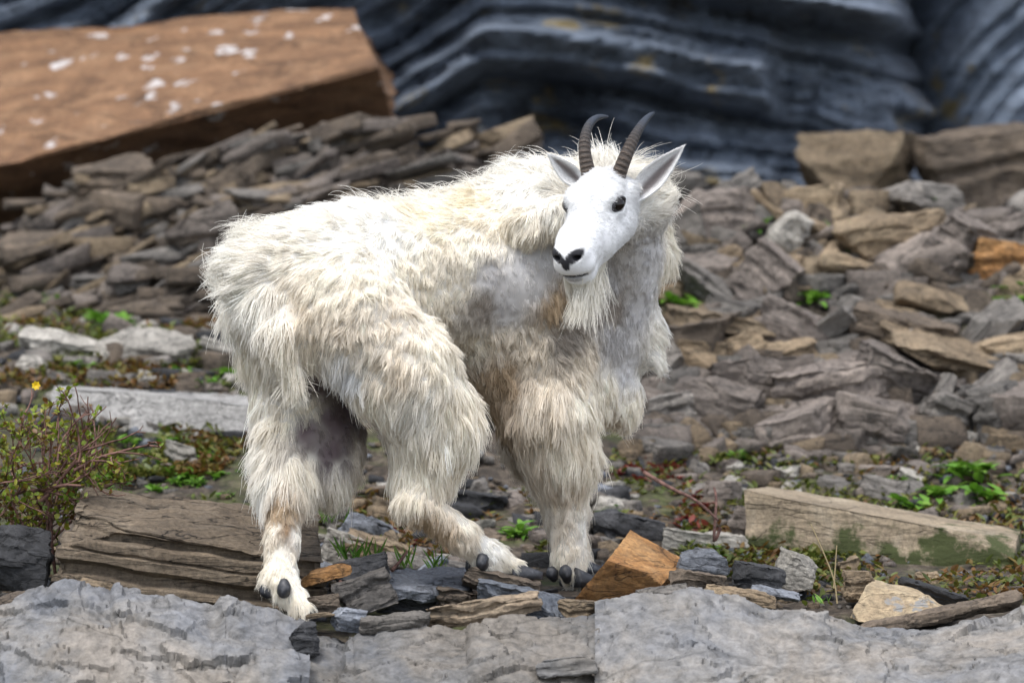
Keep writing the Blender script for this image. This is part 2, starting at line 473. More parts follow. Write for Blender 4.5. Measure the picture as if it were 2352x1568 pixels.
def slab(name, contour, bottom_py, d_top, d_bot, seed, mat, label, flake=1.0, thick=.10, res=.0036, edge_round=.03):
    contour = np.array(contour, float)
    x0, x1 = contour[0, 0], contour[-1, 0]
    nx = int((x1 - x0) / 1000 / res); nv = int(.30 / res)
    nb = 18
    pxs = np.linspace(x0, x1, nx)
    jag = fbm(np.stack([pxs / 22, pxs * 0, pxs * 0], 1), 4, seed) * 5
    tops = np.interp(pxs, contour[:, 0], contour[:, 1]) + jag
    V = np.empty((nx, nv + nb, 3)); T = np.linspace(0, 1, nv)
    for a, (px, ty) in enumerate(zip(pxs, tops)):
        py = bottom_py + (ty - bottom_py) * T ** .9
        d = d_bot + (d_top - d_bot) * T ** 1.15
        k = (CAM_D + d) / CAM_D / 1000.0
        V[a, :nv, 0] = (px - 1176) * k; V[a, :nv, 1] = d; V[a, :nv, 2] = CAM_Z - (py - 784) * k
        tp = V[a, nv - 1]
        s = np.arange(1, nb + 1) / nb
        V[a, nv:, 0] = tp[0]; V[a, nv:, 1] = tp[1] + thick * s * 1.6; V[a, nv:, 2] = tp[2] - .004 * s * 4 - thick * 1.4 * np.clip((s - .55) / .45, 0, 1) ** 1.3
    V = V.reshape(-1, 3); m_ = nv + nb
    i, j = np.meshgrid(np.arange(nx - 1), np.arange(m_ - 1), indexing='ij'); b = (i * m_ + j).ravel()
    F = np.stack([b, b + m_, b + m_ + 1, b + 1], 1)
    N = vnorm(V, F)
    u = V[:, 0]; w = (V[:, 1] * .75 + V[:, 2] * .8)
    p = np.stack([u, w, u * 0 + seed], 1)
    wx = fbm(p * 9, 6, seed + 1, .6) * .055; wy = fbm(p * 9, 6, seed + 2, .6) * .055
    D = 0
    for sc, am, sd in ((3.6, .034, 3), (8.0, .019, 5), (19, .006, 8)):
        h, gap, hx, hy = worley(u + wx + .37 * seed, (w + wy) * 1.5, sc, seed + sd)
        D = D + am * flake * (h - .5) + am * flake * .9 * (hx * (h - .5) + hy * .9 * (h - .3))     # tilted flakes
    crack = np.clip(np.abs(fbm(p * np.array([3, 9, 1]), 4, seed + 21)) / .012, 0, 1)
    D = D + fbm(p * 4, 2, seed + 11) * .012 + fbm(p * 40, 3, seed + 12) * .0012 - (1 - crack) * .010
    V = V + N * D[:, None]
    # close the ends and underside: sides drop straight back
    return tag(mesh_obj(name, sharp(new_mesh(name, V, F), 40), mat), label, 'ledge')
slab('rock_ledge', [(-420, 1440), (-60, 1410), (0, 1396), (60, 1372), (150, 1338), (205, 1342), (255, 1366), (268, 1342), (310, 1346), (420, 1366), (490, 1388), (508, 1362), (560, 1370), (640, 1392), (690, 1412), (708, 1424)],
     1660, -.12, -.50, 101, m_ledge, 'flaking grey-brown slate ledge beneath the layered brown stone, with scalloped flakes')
slab('rock_ledge', [(700, 1440), (740, 1452), (815, 1476), (822, 1462), (900, 1450), (985, 1450), (1040, 1460), (1078, 1462), (1092, 1434), (1180, 1430), (1260, 1440), (1380, 1436)],
     1660, -.15, -.50, 131, m_ledge, 'low grey slate ledge between the two higher ledges, under the loose plank-shaped stone', .8)
slab('rock_ledge', [(1366, 1380), (1420, 1372), (1490, 1365), (1600, 1368), (1700, 1378), (1745, 1396), (1760, 1400), (1900, 1410), (1985, 1440), (2060, 1446), (2140, 1450), (2250, 1432), (2352, 1396), (2600, 1370), (2900, 1400)],
     1660, -.12, -.50, 151, m_ledge, 'long pale grey slate ledge below the orange wedge stone, with thin sheets peeling off', .6)
# ------------------------------------------------------------------ large stones that can be told apart
def stone(px, py, w, h, mat, label=None, d=None, dep=None, roll=0, yaw=0, pitch=0, seed=None, n=26, ncut=10, layers=6, lay=.055, amp=.05, lo_=.85, hi_=1.3, name='stone', cat='stone', group=None, fine=.02):
    """a stone measured in the photograph: centre, width and height there; set on the slope unless its distance is given"""
    seed = seed if seed is not None else int(px * 7 + py * 13)
    g = ground_at(px, py + h * .3) if d is None else P(px, py, d)
    dd = g[1] if d is None else d
    k = (CAM_D + dd) / CAM_D / 1000.0
    dep = dep if dep is not None else max(w, h) * .7
    c = P(px, py, dd + (dep * k * .15 if d is None else 0))
    me = chunk_mesh(name, seed, (w * k, dep * k, h * k), n, ncut, amp, layers, lay, lo_, hi_, fine)
    o = mesh_obj(name, me, M[mat] if isinstance(mat, str) else mat)
    o.location = c
    o.rotation_euler = (math.radians(pitch), math.radians(-roll), math.radians(yaw))
    tag(o, label, cat, group)
    return o

o = hexa('stone', [(104, 1385, .20), (735, 1440, .18), (742, 1290, .18), (158, 1188, .20), (180, 1390, .60), (735, 1400, .55), (728, 1196, .48), (200, 1106, .55)],
         84, 21, m_log, amp=.04, layers=15, lay_amp=.05, ncut=5, fine=.010, dip=.13, lo_=1.2, hi_=1.5)
tag(o, 'long brown stone split into thin wavy layers, lying behind the hind leg of the goat', 'stone')
o = hexa('stone', [(1716, 1250, 1.08), (2322, 1376, .88), (2332, 1244, .90), (1710, 1126, 1.10), (1770, 1230, 1.42), (2346, 1345, 1.2), (2345, 1217, 1.2), (1764, 1116, 1.42)],
         44, 33, m_beam, amp=.008, layers=8, lay_amp=.006, ncut=3, fine=.003, lo_=1.4, hi_=1.6)
tag(o, 'long straight-edged tan block with a smooth pale top and mossy foot', 'stone')
o = hexa('stone', [(1312, 1386, .22), (1476, 1388, .20), (1532, 1330, .15), (1396, 1288, .15), (1440, 1340, .42), (1578, 1350, .42), (1574, 1286, .38), (1448, 1216, .38)],
         26, 44, M['orange'], amp=.012, layers=5, lay_amp=.01, ncut=3, fine=.004, lo_=1.3, hi_=1.6)
tag(o, 'bright orange-brown wedge of stone propped beside the fore hoof', 'stone')
o = hexa('stone', [(1945, 1430, .05), (2195, 1428, .02), (2150, 1372, .10), (1990, 1345, .12), (1960, 1400, .35), (2200, 1400, .32), (2080, 1342, .34), (2010, 1330, .34)],
         24, 47, rock_mat('stone_spotted_tan', [(.33, .24, .15), (.46, .36, .23), (.52, .43, .30)], spots=(13, .42, (.24, .235, .225)), crack=.15), amp=.02, layers=4, lay_amp=.012, ncut=5, fine=.006)
tag(o, 'cream-tan stone blotched with grey lichen, lying on the pale ledge', 'stone')
stone(1975, 1345, 75, 70, 'tan', 'rounded ochre stone leaning behind the lichen-blotched tan stone', d=.30, dep=80, ncut=10)
stone(2150, 1412, 390, 34, 'brown', 'thin dark brown stone strip lying along the pale ledge below the blotched stone', d=.0, dep=90, roll=10, layers=5, n=20)
stone(2140, 1362, 150, 34, 'dark', 'thin dark layered stone behind the lichen-blotched tan stone', d=.30, dep=120, roll=-18)

# loose stones under and around the hooves
stone(745, 1322, 130, 34, 'orange', 'rusty orange stone stick leaning on the black stones', d=.10, dep=70, roll=16)
stone(832, 1310, 118, 62, 'dark', 'blocky black stone on top of the dark grey one', d=.10, dep=90, roll=12, ncut=9)
stone(838, 1362, 130, 88, rock_mat('stone_charcoal', [(.055, .05, .046), (.09, .082, .075), (.15, .135, .12)]), 'dark charcoal stone with a rounded face carrying the blocky black stone', d=.06, dep=110, roll=20, ncut=10)
stone(742, 1388, 74, 42, 'brown', 'small dull brown stone tucked beside the hind hoof', d=.0, dep=60, roll=8)
stone(985, 1342, 190, 40, 'blue', 'flat blue-grey flagstone in front of the grass tuft', d=.22, dep=260, roll=-5, pitch=9, layers=3)
stone(1050, 1375, 90, 48, 'brown', 'brown block wedged below the flat blue-grey flagstone', d=.10, dep=80, roll=-4)
stone(940, 1380, 150, 52, 'dark', 'black stone in the gap under the flat flagstone', d=.16, dep=90)
stone(1150, 1340, 176, 46, 'brown', 'wedge of drab brown stone right under the stepping hind hoof', d=.17, dep=170, roll=-13, ncut=6, layers=4)
stone(1192, 1383, 215, 66, rock_mat('stone_slate_blue', [(.06, .07, .085), (.12, .135, .16), (.24, .26, .29)]), 'dark blue slate block with frosted top edge behind the plank-shaped stone', d=.02, dep=150, roll=-12, ncut=7, layers=7)
stone(1110, 1402, 262, 52, m_log, 'plank-shaped brown layered stone lying loose across the low ledge', d=-.10, dep=80, roll=9, ncut=6, layers=9, n=26)
stone(1330, 1401, 92, 44, 'tan', 'small tan block wedged against the end of the pale ledge', d=-.06, dep=70, roll=-3)
stone(800, 1424, 82, 52, 'blue', 'blue-grey stone lump with a bright chipped edge on the low ledge', d=-.12, dep=70, roll=-8)
stone(912, 1434, 160, 50, 'grey', 'rounded grey stone lump lying on the low ledge', d=-.13, dep=90, roll=4, ncut=10)
stone(700, 1468, 66, 78, 'dark', 'upright dark grey stone stuck at the end of the flaking ledge', d=-.24, dep=60, roll=4, ncut=9)
stone(1300, 1530, 136, 40, m_ledge, 'thin slate-blue chip lying on the low ledge front', d=-.36, dep=60, roll=6, n=14)
stone(736, 1412, 66, 10, 'tan', 'thin yellow stone flake beside the hind hoof', d=-.13, dep=40, roll=5)
stone(36, 1285, 150, 150, 'dark', 'black stone with a pale top edge under the bush', d=.25, dep=120, roll=-6, ncut=9)
stone(225, 1355, 90, 40, 'tan', 'small tan pebble-like stone between ledge and brown layered stone', d=.06, dep=60, roll=-14)
stone(40, 1382, 130, 44, 'brown', 'brown stone half hidden behind the flaking ledge', d=.06, dep=90, roll=10)
stone(1510, 1364, 130, 30, 'grey', 'low grey-tan stone in front of the orange wedge', d=.03, dep=90, roll=9, layers=5)
stone(1600, 1340, 130, 54, 'brown', 'drab brown layered stone beside the orange wedge', d=.10, dep=110, roll=-10, layers=6)
stone(1618, 1288, 110, 56, 'blue', 'grey-blue stone behind the orange wedge', d=.30, dep=100, roll=-12)
stone(1742, 1330, 118, 66, 'dark', 'black angular stone on the rise behind the pale ledge', d=.20, dep=90, roll=-9)
stone(1700, 1368, 160, 34, 'tan', 'ochre stone sliver resting on the pale ledge', d=.02, dep=70, roll=-8)
stone(1790, 1364, 130, 20, 'blue', 'flat bluish flake on the rise behind the pale ledge', d=.10, dep=90, roll=-12)
stone(1826, 1312, 92, 84, 'pale', 'white-topped pointed stone between the black stone and the dry stalks', d=.36, dep=70, roll=-20, ncut=9)
stone(1620, 1245, 200, 46, 'pale', 'pale flat stone behind the orange wedge', dep=150, roll=-6)
stone(1745, 1230, 150, 90, 'purple', 'pinkish-grey stone at the end of the long tan block', dep=120, roll=-22, ncut=9)
stone(1402, 1130, 110, 40, 'blue', 'pale blue thin slab sticking out beyond the fore leg', dep=120, roll=-16)
stone(1655, 1140, 100, 70, 'purple', 'dark-sided purple-grey stone near the bare twig', dep=90, ncut=10)
stone(1440, 1215, 160, 70, 'dark', 'dark slate slab behind the fore leg', dep=130, roll=-14, ncut=7)
stone(860, 1225, 150, 60, 'blue', 'light blue slate slab seen between the hind legs', dep=160, roll=-26, layers=3)
stone(800, 1268, 120, 84, 'pale', 'pale stone with rusty edge behind the hind leg', dep=80, roll=-20)
stone(905, 1275, 230, 54, 'tan', 'long tan stone running back between the hind legs', dep=120, roll=-16, layers=5)
stone(1010, 1305, 190, 44, 'grey', 'grey stone behind the flat flagstone by the grass', dep=110, roll=-10)
stone(1085, 1160, 150, 60, 'dark', 'dark stone in the shade between hind and fore legs', dep=110, roll=-8)
# pale slabs lying in the herbs on the left
stone(328, 806, 225, 74, 'pale', 'cream-white flat slab tilted towards the viewer among green herbs', dep=150, roll=-3, pitch=22, layers=3)
stone(150, 800, 210, 56, 'pale', 'buff slab beside the cream-white flat slab', dep=140, roll=-8, pitch=10)
stone(520, 820, 120, 60, 'pale', 'small pale slab near the rump of the goat', dep=120, roll=-16)
o = hexa('stone', [(120, 985, 2.0), (620, 1030, 1.8), (610, 935, 1.84), (112, 886, 2.05), (150, 960, 2.45), (640, 1000, 2.3), (615, 905, 2.25), (160, 880, 2.4)],
         30, 60, rock_mat('stone_pale_grey', [(.27, .265, .255), (.38, .37, .355), (.48, .465, .445)]), amp=.02, layers=4, lay_amp=.012, ncut=5, fine=.004, lo_=1.2, hi_=1.5)
tag(o, 'long pale grey slab with a white worn top behind the bush', 'stone')
stone(420, 1050, 90, 56, 'pale', 'small white stone among red and green herbs', dep=60, roll=-18)
stone(460, 890, 100, 26, 'purple', 'small purple-grey stone above the long pale slab', dep=70)
# the bank of rubble on the right
RUB = 'rubble bank on the slope'
for px, py, w, h, mt, rl, lb in [
    (1962, 392, 250, 170, 'tan', 0, 'big peaked tan boulder at the foot of the dark cliff'),
    (2250, 400, 270, 200, 'brown', 8, 'broad knobbly brown boulder below the striped cliff'),
    (1625, 500, 190, 130, 'purple', 6, 'large purple-grey angular stone just behind the wool flap of the goat'),
    (1540, 425, 170, 70, 'grey', -4, 'grey weathered stone at the cliff foot beside the ear of the goat'),
    (2050, 555, 240, 120, 'tan', 10, 'wide smooth tan stone with grass at its edge in the rubble'),
    (2285, 615, 120, 120, 'orange', -8, 'square orange-tan stone standing in the rubble'),
    (2190, 590, 120, 190, 'purple', -32, 'long grey slab leaning beside the square orange-tan stone'),
    (1690, 742, 320, 44, 'tan', -5, 'long ochre strip of stone in the rubble'),
    (1600, 805, 150, 52, 'tan', -3, 'short ochre block in the rubble next to a leaning bar'),
    (1690, 803, 130, 60, 'tan', 20, 'ochre bar of stone leaning in the rubble'),
    (1800, 812, 140, 56, 'tan', 10, 'flat ochre block with dark gap beneath'),
    (2210, 815, 370, 50, 'tan', -13, 'longest ochre strip of stone, dipping across the rubble'),
    (2080, 760, 230, 80, 'brown', -14, 'brown layered stone above the longest ochre strip'),
    (1905, 895, 260, 120, 'purple', 8, 'large flat-faced purple-grey slab low in the rubble'),
    (2070, 880, 250, 140, 'purple', -16, 'big light grey slab sloping beside the purple-grey slab'),
    (1640, 925, 190, 120, 'purple', -18, 'grey slab with a broken corner near the chest of the goat'),
    (1738, 890, 100, 140, 'purple', -8, 'upright grey block in the lower rubble'),
    (1560, 945, 120, 90, 'grey', 12, 'dull grey block at the lower edge of the rubble'),
    (1830, 985, 200, 90, 'purple', 14, 'brownish grey stone under the large flat-faced slab'),
    (2010, 975, 190, 120, 'purple', -10, 'pinkish grey stone at the foot of the sloping slab'),
    (2170, 965, 120, 120, 'grey', -20, 'grey pointed stone low in the rubble'),
    (2290, 955, 130, 140, 'grey', 10, 'rounded grey boulder low in the rubble'),
    (1750, 640, 120, 150, 'purple', -40, 'slanting grey slab in the middle of the rubble'),
    (1610, 650, 190, 60, 'grey', -28, 'slanting layered grey stone in the rubble'),
    (1800, 560, 70, 150, 'pale', -35, 'thin pale bar of stone slanting through the rubble')]:
    g = ground_at(px, py + h * .2)
    stone(px, py, w, h, mt, lb, d=g[1] - .03, dep=max(w, h) * .75, roll=rl, yaw=(px % 37) - 18, pitch=(py % 17) - 4, n=20, ncut=8, lo_=.85, hi_=1.3)

# ------------------------------------------------------------------ scattered stones, each an object, sharing a few meshes
rr = random.Random(3)
kinds = []
for s in range(16):
    f = [(1, .8, .45), (1, .7, .3), (1, .9, .65), (1, .6, .22)][s % 4]
    kinds.append(chunk_mesh('stone', 300 + s, [q * .1 for q in f], 11, 9, .06, 5, .05, .75, 1.2, .016))
def mats_mesh(k, mt):
    key = (k, mt)
    if key not in _mm:
        me = kinds[k].copy(); me.materials.clear(); me.materials.append(M[mt]); _mm[key] = me
    return _mm[key]
_mm = {}
CNAME = {'grey': 'dull grey', 'purple': 'purplish grey', 'tan': 'tan', 'brown': 'dark brown', 'pale': 'pale buff', 'dark': 'blackish', 'blue': 'bluish grey', 'orange': 'rusty orange'}
SHAPE = ['oblong stone', 'flat stone', 'chunky stone', 'thin slab']
def sprinkle(n, box, size, pal, zone, group, lift=.0, rolls=18, hide=None):
    k = 0
    while k < n:
        px, py = rr.uniform(box[0], box[2]), rr.uniform(box[1], box[3])
        if hide and hide(px, py): continue
        g = ground_at(px, py)
        s = math.exp(rr.uniform(math.log(size[0]), math.log(size[1]))) / 100
        mt = rr.choice(pal)
        kk = rr.randrange(16)
        o = bpy.data.objects.new('stone', mats_mesh(kk, mt)); COL.objects.link(o)
        o.scale = (s * rr.uniform(.8, 1.3), s * rr.uniform(.8, 1.2), s * rr.uniform(.8, 1.3))
        s /= 10
        o.location = (g[0], g[1] + s * .2, ground_z(g[0], g[1] + s * .2) + s * lift)
        o.rotation_euler = (math.radians(rr.uniform(-12, 25)), math.radians(rr.gauss(8, rolls)), rr.uniform(-.6, .6) + rr.choice((0, math.pi)))
        u = math.log(s * 1000 / size[0]) / math.log(size[1] / size[0])
        tag(o, '%s %s %s %s' % (['small', 'middling', 'large'][min(2, int(u * 3))], CNAME[mt], SHAPE[kk % 4], zone), 'stone', group)
        k += 1
def behind_goat(px, py): return 560 < px < 1500 and 380 < py < 1200
sprinkle(88, (1480, 420, 2380, 1010), (100, 240), ['grey', 'purple', 'purple', 'tan', 'tan', 'brown', 'grey'], 'in the rubble bank beyond the chest of the goat', 'rubble bank stones', .12, 22)
sprinkle(30, (1400, 1000, 2380, 1200), (40, 120), ['grey', 'purple', 'tan', 'pale', 'brown', 'dark'], 'on the herb-covered strip below the rubble bank', 'stones on the herb strip', .1)
sprinkle(18, (1400, 1200, 2380, 1350), (35, 90), ['grey', 'tan', 'pale', 'brown', 'dark', 'blue', 'orange'], 'just behind the pale front ledge', 'stones behind the pale ledge', .15)
sprinkle(20, (720, 1150, 1400, 1350), (35, 110), ['grey', 'tan', 'blue', 'brown', 'dark', 'blue', 'grey'], 'on the ground between the legs of the goat', 'stones between the legs', .1)
sprinkle(18, (0, 700, 600, 1130), (35, 110), ['pale', 'grey', 'purple', 'brown', 'dark'], 'among the herbs left behind the rump', 'stones among the herbs', .1)
sprinkle(8, (-20, 1130, 230, 1360), (40, 90), ['grey', 'tan', 'brown', 'dark', 'pale'], 'under the bush by the brown layered stone', 'stones under the bush', .1)
# blocks breaking out of the outcrop below the boulder
bb = bpy.data.objects['rock_outcrop']
ob = BVHTree.FromPolygons([v.co for v in bb.data.vertices], [tuple(p.vertices) for p in bb.data.polygons])
k = 0
while k < 36:
    px, py = rr.uniform(-10, 1280), rr.uniform(300, 740)
    q = Vector(P(px, py, 0)); hit = ob.ray_cast(eye_, (q - eye_).normalized())[0] if (eye_ := Vector((0, -CAM_D, CAM_Z))) else None
    if hit is None or (600 < px < 1250 and py > 520): continue
    mt = rr.choice(['brown', 'grey', 'brown', 'purple', 'tan', 'brown', 'dark'])
    kk = rr.randrange(16)
    o = bpy.data.objects.new('stone', mats_mesh(kk, mt)); COL.objects.link(o)
    s = rr.uniform(.08, .24)
    o.scale = (s * rr.uniform(9, 15), s * 10, s * rr.uniform(6, 10))
    o.location = (hit.x, hit.y + s * .12, hit.z)
    o.rotation_euler = (math.radians(rr.uniform(-10, 20)), math.radians(rr.gauss(-14, 14)), rr.uniform(-.5, .5))
    tag(o, '%s weathered %s %s breaking out of the outcrop under the boulder' % ('big' if s > .16 else 'smaller', CNAME[mt], SHAPE[kk % 4]), 'stone', 'blocks of the outcrop')
    k += 1
# smaller rubble and gravel: too many to pick apart
def chips(n, seed, zones, smin_, smax_, cells, flat=(.3, .75), place=None):
    rg = np.random.default_rng(seed)
    base, F = cg(cells)
    V, Fs = [], []
    for i in range(n):
        x0, y0, x1, y1 = zones[rg.integers(len(zones))]
        px, py = rg.uniform(x0, x1), rg.uniform(y0, y1)
        g = (place or ground_at_fast)(px, py)
        if g is None: g = np.array([0, 9, -3.0])
        s = math.exp(rg.uniform(math.log(smin_), math.log(smax_)))
        v = chip(base, rg, 6, .7, 1.2) * np.array([1, rg.uniform(.6, 1), rg.uniform(*flat)]) * s * .6
        if cells > 2 and not place: v = v + noise3(v / s * 3.1 + i, 3)[:, None] * v * .10
        R = np.array(Matrix.Rotation(rg.uniform(0, 6.28), 3, 'Z') @ Matrix.Rotation(rg.normal() * .35, 3, 'X'))
        if place:       # slabs of the outcrop lie along its bedding
            v = v * np.array([1.5, 1, rg.uniform(.45, .8)])
            R = np.array(Matrix.Rotation(math.radians(rg.normal(-16, 12)), 3, 'Y') @ Matrix.Rotation(rg.normal() * .3, 3, 'Z'))
        V.append(v @ R.T + g + np.array([0, 0, s * .12])); Fs.append(F + i * len(base))
    return np.concatenate(V), np.concatenate(Fs)
_gt = {}
def ground_at_fast(px, py):
    kx, ky = int(px // 40), int(py // 20)
    if (kx, ky) not in _gt: _gt[(kx, ky)] = ground_at(kx * 40 + 20, ky * 20 + 10)[1]
    d = _gt[(kx, ky)] + random.uniform(-.04, .04)
    p = P(px, py, d); p[2] = ground_z(p[0], d)
    return p
def chip_obj(name, n, seed, zones, a, b, cells, pal, label, cat, place=None):
    V, F = chips(n, seed, zones, a, b, cells, place=place)
    me = new_mesh(name, V, F, False)
    for mt in pal: me.materials.append(M[mt])
    per = 6 * cells * cells
    mi = np.repeat(np.random.default_rng(seed).integers(0, len(pal), n), per).astype(np.int32)
    if len(mi) == len(me.polygons): me.polygons.foreach_set('material_index', mi)
    tag(mesh_obj(name, me), label, cat, kind='stuff')
chip_obj('gravel', 2600, 9, [(-20, 1250, 2370, 1400), (1400, 980, 2370, 1300), (-20, 900, 1450, 1300)], .010, .038, 2,
         ('grey', 'tan', 'purple', 'brown', 'dark', 'blue'), 'small mixed stone chips scattered over the ground', 'gravel')
chip_obj('rubble', 620, 19, [(1450, 400, 2400, 700), (1450, 600, 2400, 1020), (1450, 850, 2400, 1060)], .05, .13, 4,
         ('grey', 'tan', 'purple', 'brown', 'purple', 'grey'), 'small broken stones filling the gaps of the rubble bank', 'rubble')
chip_obj('rubble', 380, 23, [(1400, 1000, 2400, 1200), (-20, 720, 600, 1000), (700, 1130, 1450, 1330)], .03, .08, 4,
         ('grey', 'tan', 'purple', 'brown', 'dark', 'pale'), 'small broken stones lying in the herb-covered strip', 'rubble')

def on_outcrop(px, py):
    e0 = Vector((0, -CAM_D, CAM_Z))
    h = ob.ray_cast(e0, (Vector(P(px, py, 0)) - e0).normalized())[0]
    return None if h is None else np.array(h)
chip_obj('rubble', 520, 29, [(-20, 300, 1000, 760), (200, 280, 1250, 520), (-20, 450, 560, 760)], .04, .13, 4,
         ('grey', 'brown', 'purple', 'brown', 'brown', 'tan'), 'broken angular stones covering the outcrop under the boulder', 'rubble', on_outcrop)
# ------------------------------------------------------------------ the goat: one continuous body grown from an implicit surface
prims = []      # (kind, data, blend, tag)
def cap(a, b, ra, rb, k=0.05, t='body'): prims.append(('cap', (np.array(a), np.array(b), ra, rb), k, t))
def ell(c, R, r, k=0.03, t='body'): prims.append(('ell', (np.array(c), np.array(R), np.array(r)), k, t))
I3 = np.eye(3)

# trunk (heading away to the right, rump nearest)
cap(P(715, 655, .12), P(940, 640, .33), .150, .165, .06)
cap(P(940, 640, .33), P(1195, 650, .50), .165, .205, .06)
cap(P(705, 600, .13), P(820, 565, .22), .102, .095, .05)
cap(P(1040, 540, .42), P(1225, 490, .53), .088, .098, .06)
cap(P(1195, 700, .52), P(1375, 770, .60), .190, .125, .06)
cap(P(1150, 820, .46), P(1330, 880, .55), .120, .110, .06)
cap(P(625, 580, .08), P(578, 630, .02), .068, .055, .05)              # tail head
cap(P(580, 640, .01), P(640, 760, -.02), .040, .034, .03)             # tail
cap(P(640, 760, -.02), P(662, 840, -.01), .034, .022, .03)
# left hind leg
cap(P(655, 700, .18), P(690, 900, .24), .125, .100, .05)
cap(P(690, 900, .24), P(715, 1030, .22), .098, .088, .05)
cap(P(715, 1030, .22), P(655, 1140, .10), .085, .046, .05)
cap(P(640, 950, .17), P(640, 1080, .12), .050, .050, .05)
cap(P(780, 1010, .24), P(760, 1090, .18), .055, .045, .05)
cap(P(655, 1140, .10), P(648, 1240, .06), .043, .036, .03)
cap(P(648, 1240, .06), P(642, 1330, .02), .036, .035, .02)
cap(P(642, 1330, .02), P(690, 1394, -.02), .036, .024, .02)
# right hind leg, stepping forward
cap(P(790, 720, .05), P(920, 850, .08), .130, .118, .06)
cap(P(920, 850, .08), P(1000, 960, .12), .115, .098, .05)
cap(P(985, 960, .12), P(978, 1070, .13), .092, .068, .05)
cap(P(978, 1070, .13), P(955, 1150, .09), .064, .044, .04)
cap(P(955, 1150, .09), P(1060, 1228, .12), .041, .034, .02)
cap(P(1060, 1228, .12), P(1125, 1282, .16), .034, .033, .02)
cap(P(1125, 1282, .16), P(1185, 1305, .19), .034, .022, .02)
# right fore leg
cap(P(1265, 790, .47), P(1250, 940, .44), .120, .105, .05)
cap(P(1250, 940, .44), P(1285, 1040, .46), .100, .085, .05)
cap(P(1285, 1040, .46), P(1303, 1160, .49), .080, .046, .04)
cap(P(1303, 1160, .49), P(1308, 1280, .49), .044, .036, .02)
cap(P(1308, 1280, .49), P(1314, 1312, .48), .036, .030, .02)
# left fore leg, behind the right one
cap(P(1270, 860, .66), P(1240, 1010, .68), .095, .080, .05)
cap(P(1240, 1010, .68), P(1290, 1150, .72), .075, .045, .04)
cap(P(1290, 1150, .72), P(1322, 1290, .74), .040, .034, .02)
# neck and the unshed collar of wool
cap(P(1385, 730, .57), P(1442, 580, .49), .122, .084, .06)
cap(P(1442, 580, .49), P(1418, 480, .38), .082, .070, .05)
cap(P(1215, 490, .53), P(1385, 446, .52), .092, .068, .06)
cap(P(1135, 545, .34), P(1205, 520, .30), .026, .040, .025)
cap(P(1205, 520, .30), P(1300, 495, .32), .040, .050, .025)            # collar lip above the shed flank
cap(P(1490, 480, .50), P(1528, 600, .52), .028, .022, .04)            # wool flap behind the cheek
cap(P(1500, 740, .56), P(1505, 830, .55), .022, .018, .03)
cap(P(1440, 900, .56), P(1440, 950, .56), .035, .028, .04)

# head frame: f towards the muzzle, s towards the goat's left, u out of the forehead
hf = np.array([-.34, -.785, -.52]); hf /= np.linalg.norm(hf)
hs = np.array([.91, -.415, 0.0]); hs /= np.linalg.norm(hs)
hu = np.cross(hf, hs); hu /= np.linalg.norm(hu)
HB = np.stack([hf, hu, hs])            # rows
HM = P(1360, 452, .21)
HS = 1.10
def H(f, u, s): return HM + (np.array([f, u, s]) * HS / 1000.0) @ HB
def hell(c, r, k=.02, t='head'): ell(H(*c), HB, np.array(r) * HS / 1000.0, k, t)
def hcap(a, b, ra, rb, k=.02, t='head'): cap(H(*a), H(*b), ra * HS / 1000.0, rb * HS / 1000.0, k, t)
hell((-45, -50, 0), (85, 70, 60), .02)
hell((-25, 0, 0), (70, 26, 46), .03)
hcap((-5, -45, 0), (115, -50, 0), 57, 42, .03)
hcap((115, -50, 0), (156, -55, 0), 44, 41, .03)
hcap((-40, -95, 0), (105, -94, 0), 44, 32, .03)
hell((144, -102, 0), (32, 25, 35), .02)
hell((158, -72, 0), (30, 27, 45), .015)                                # upper lip
hell((166, -40, 19), (19, 18, 20), .012)
hell((166, -40, -19), (19, 18, 20), .012)
for sg in (-1, 1):
    hcap((-20, -78, 34 * sg), (55, -78, 27 * sg), 36, 30, .03)
    hell((-2, 0, 46 * sg), (24, 14, 13), .02)                        # brow
    hell((2, -31, 51 * sg), (19, 10, 13), .012)
    hcap((-70, -34, 44 * sg), (-82, -24, 56 * sg), 20, 9, .03)        # ear roots
hcap((-95, -75, 0), (-165, -110, 25), 50, 70, .05, 'body')              # nape into the neck
cuts = [  # nostrils, mouth
    (H(180, -42, 21), HB, np.array([13, 6, 10]) / 1000, .006),
    (H(180, -42, -21), HB, np.array([13, 6, 10]) / 1000, .006),
    (H(172, -88, 0), HB, np.array([36, 3.2, 33]) / 1000, .006),
]

def d_prim(kind, data, X):
    if kind == 'cap':
        a, b, ra, rb = data
        ba = b - a
        t = np.clip(((X - a) @ ba) / (ba @ ba), 0, 1)
        return np.linalg.norm(X - a - t[..., None] * ba, axis=-1) - (ra + (rb - ra) * t)
    c, R, r = data
    q = (X - c) @ R.T
    k0 = np.linalg.norm(q / r, axis=-1); k1 = np.linalg.norm(q / (r * r), axis=-1) + 1e-9
    return k0 * (k0 - 1) / k1

def smin(a, b, k):
    h = np.maximum(k - np.abs(a - b), 0) / k
    return np.minimum(a, b) - h * h * k * 0.25

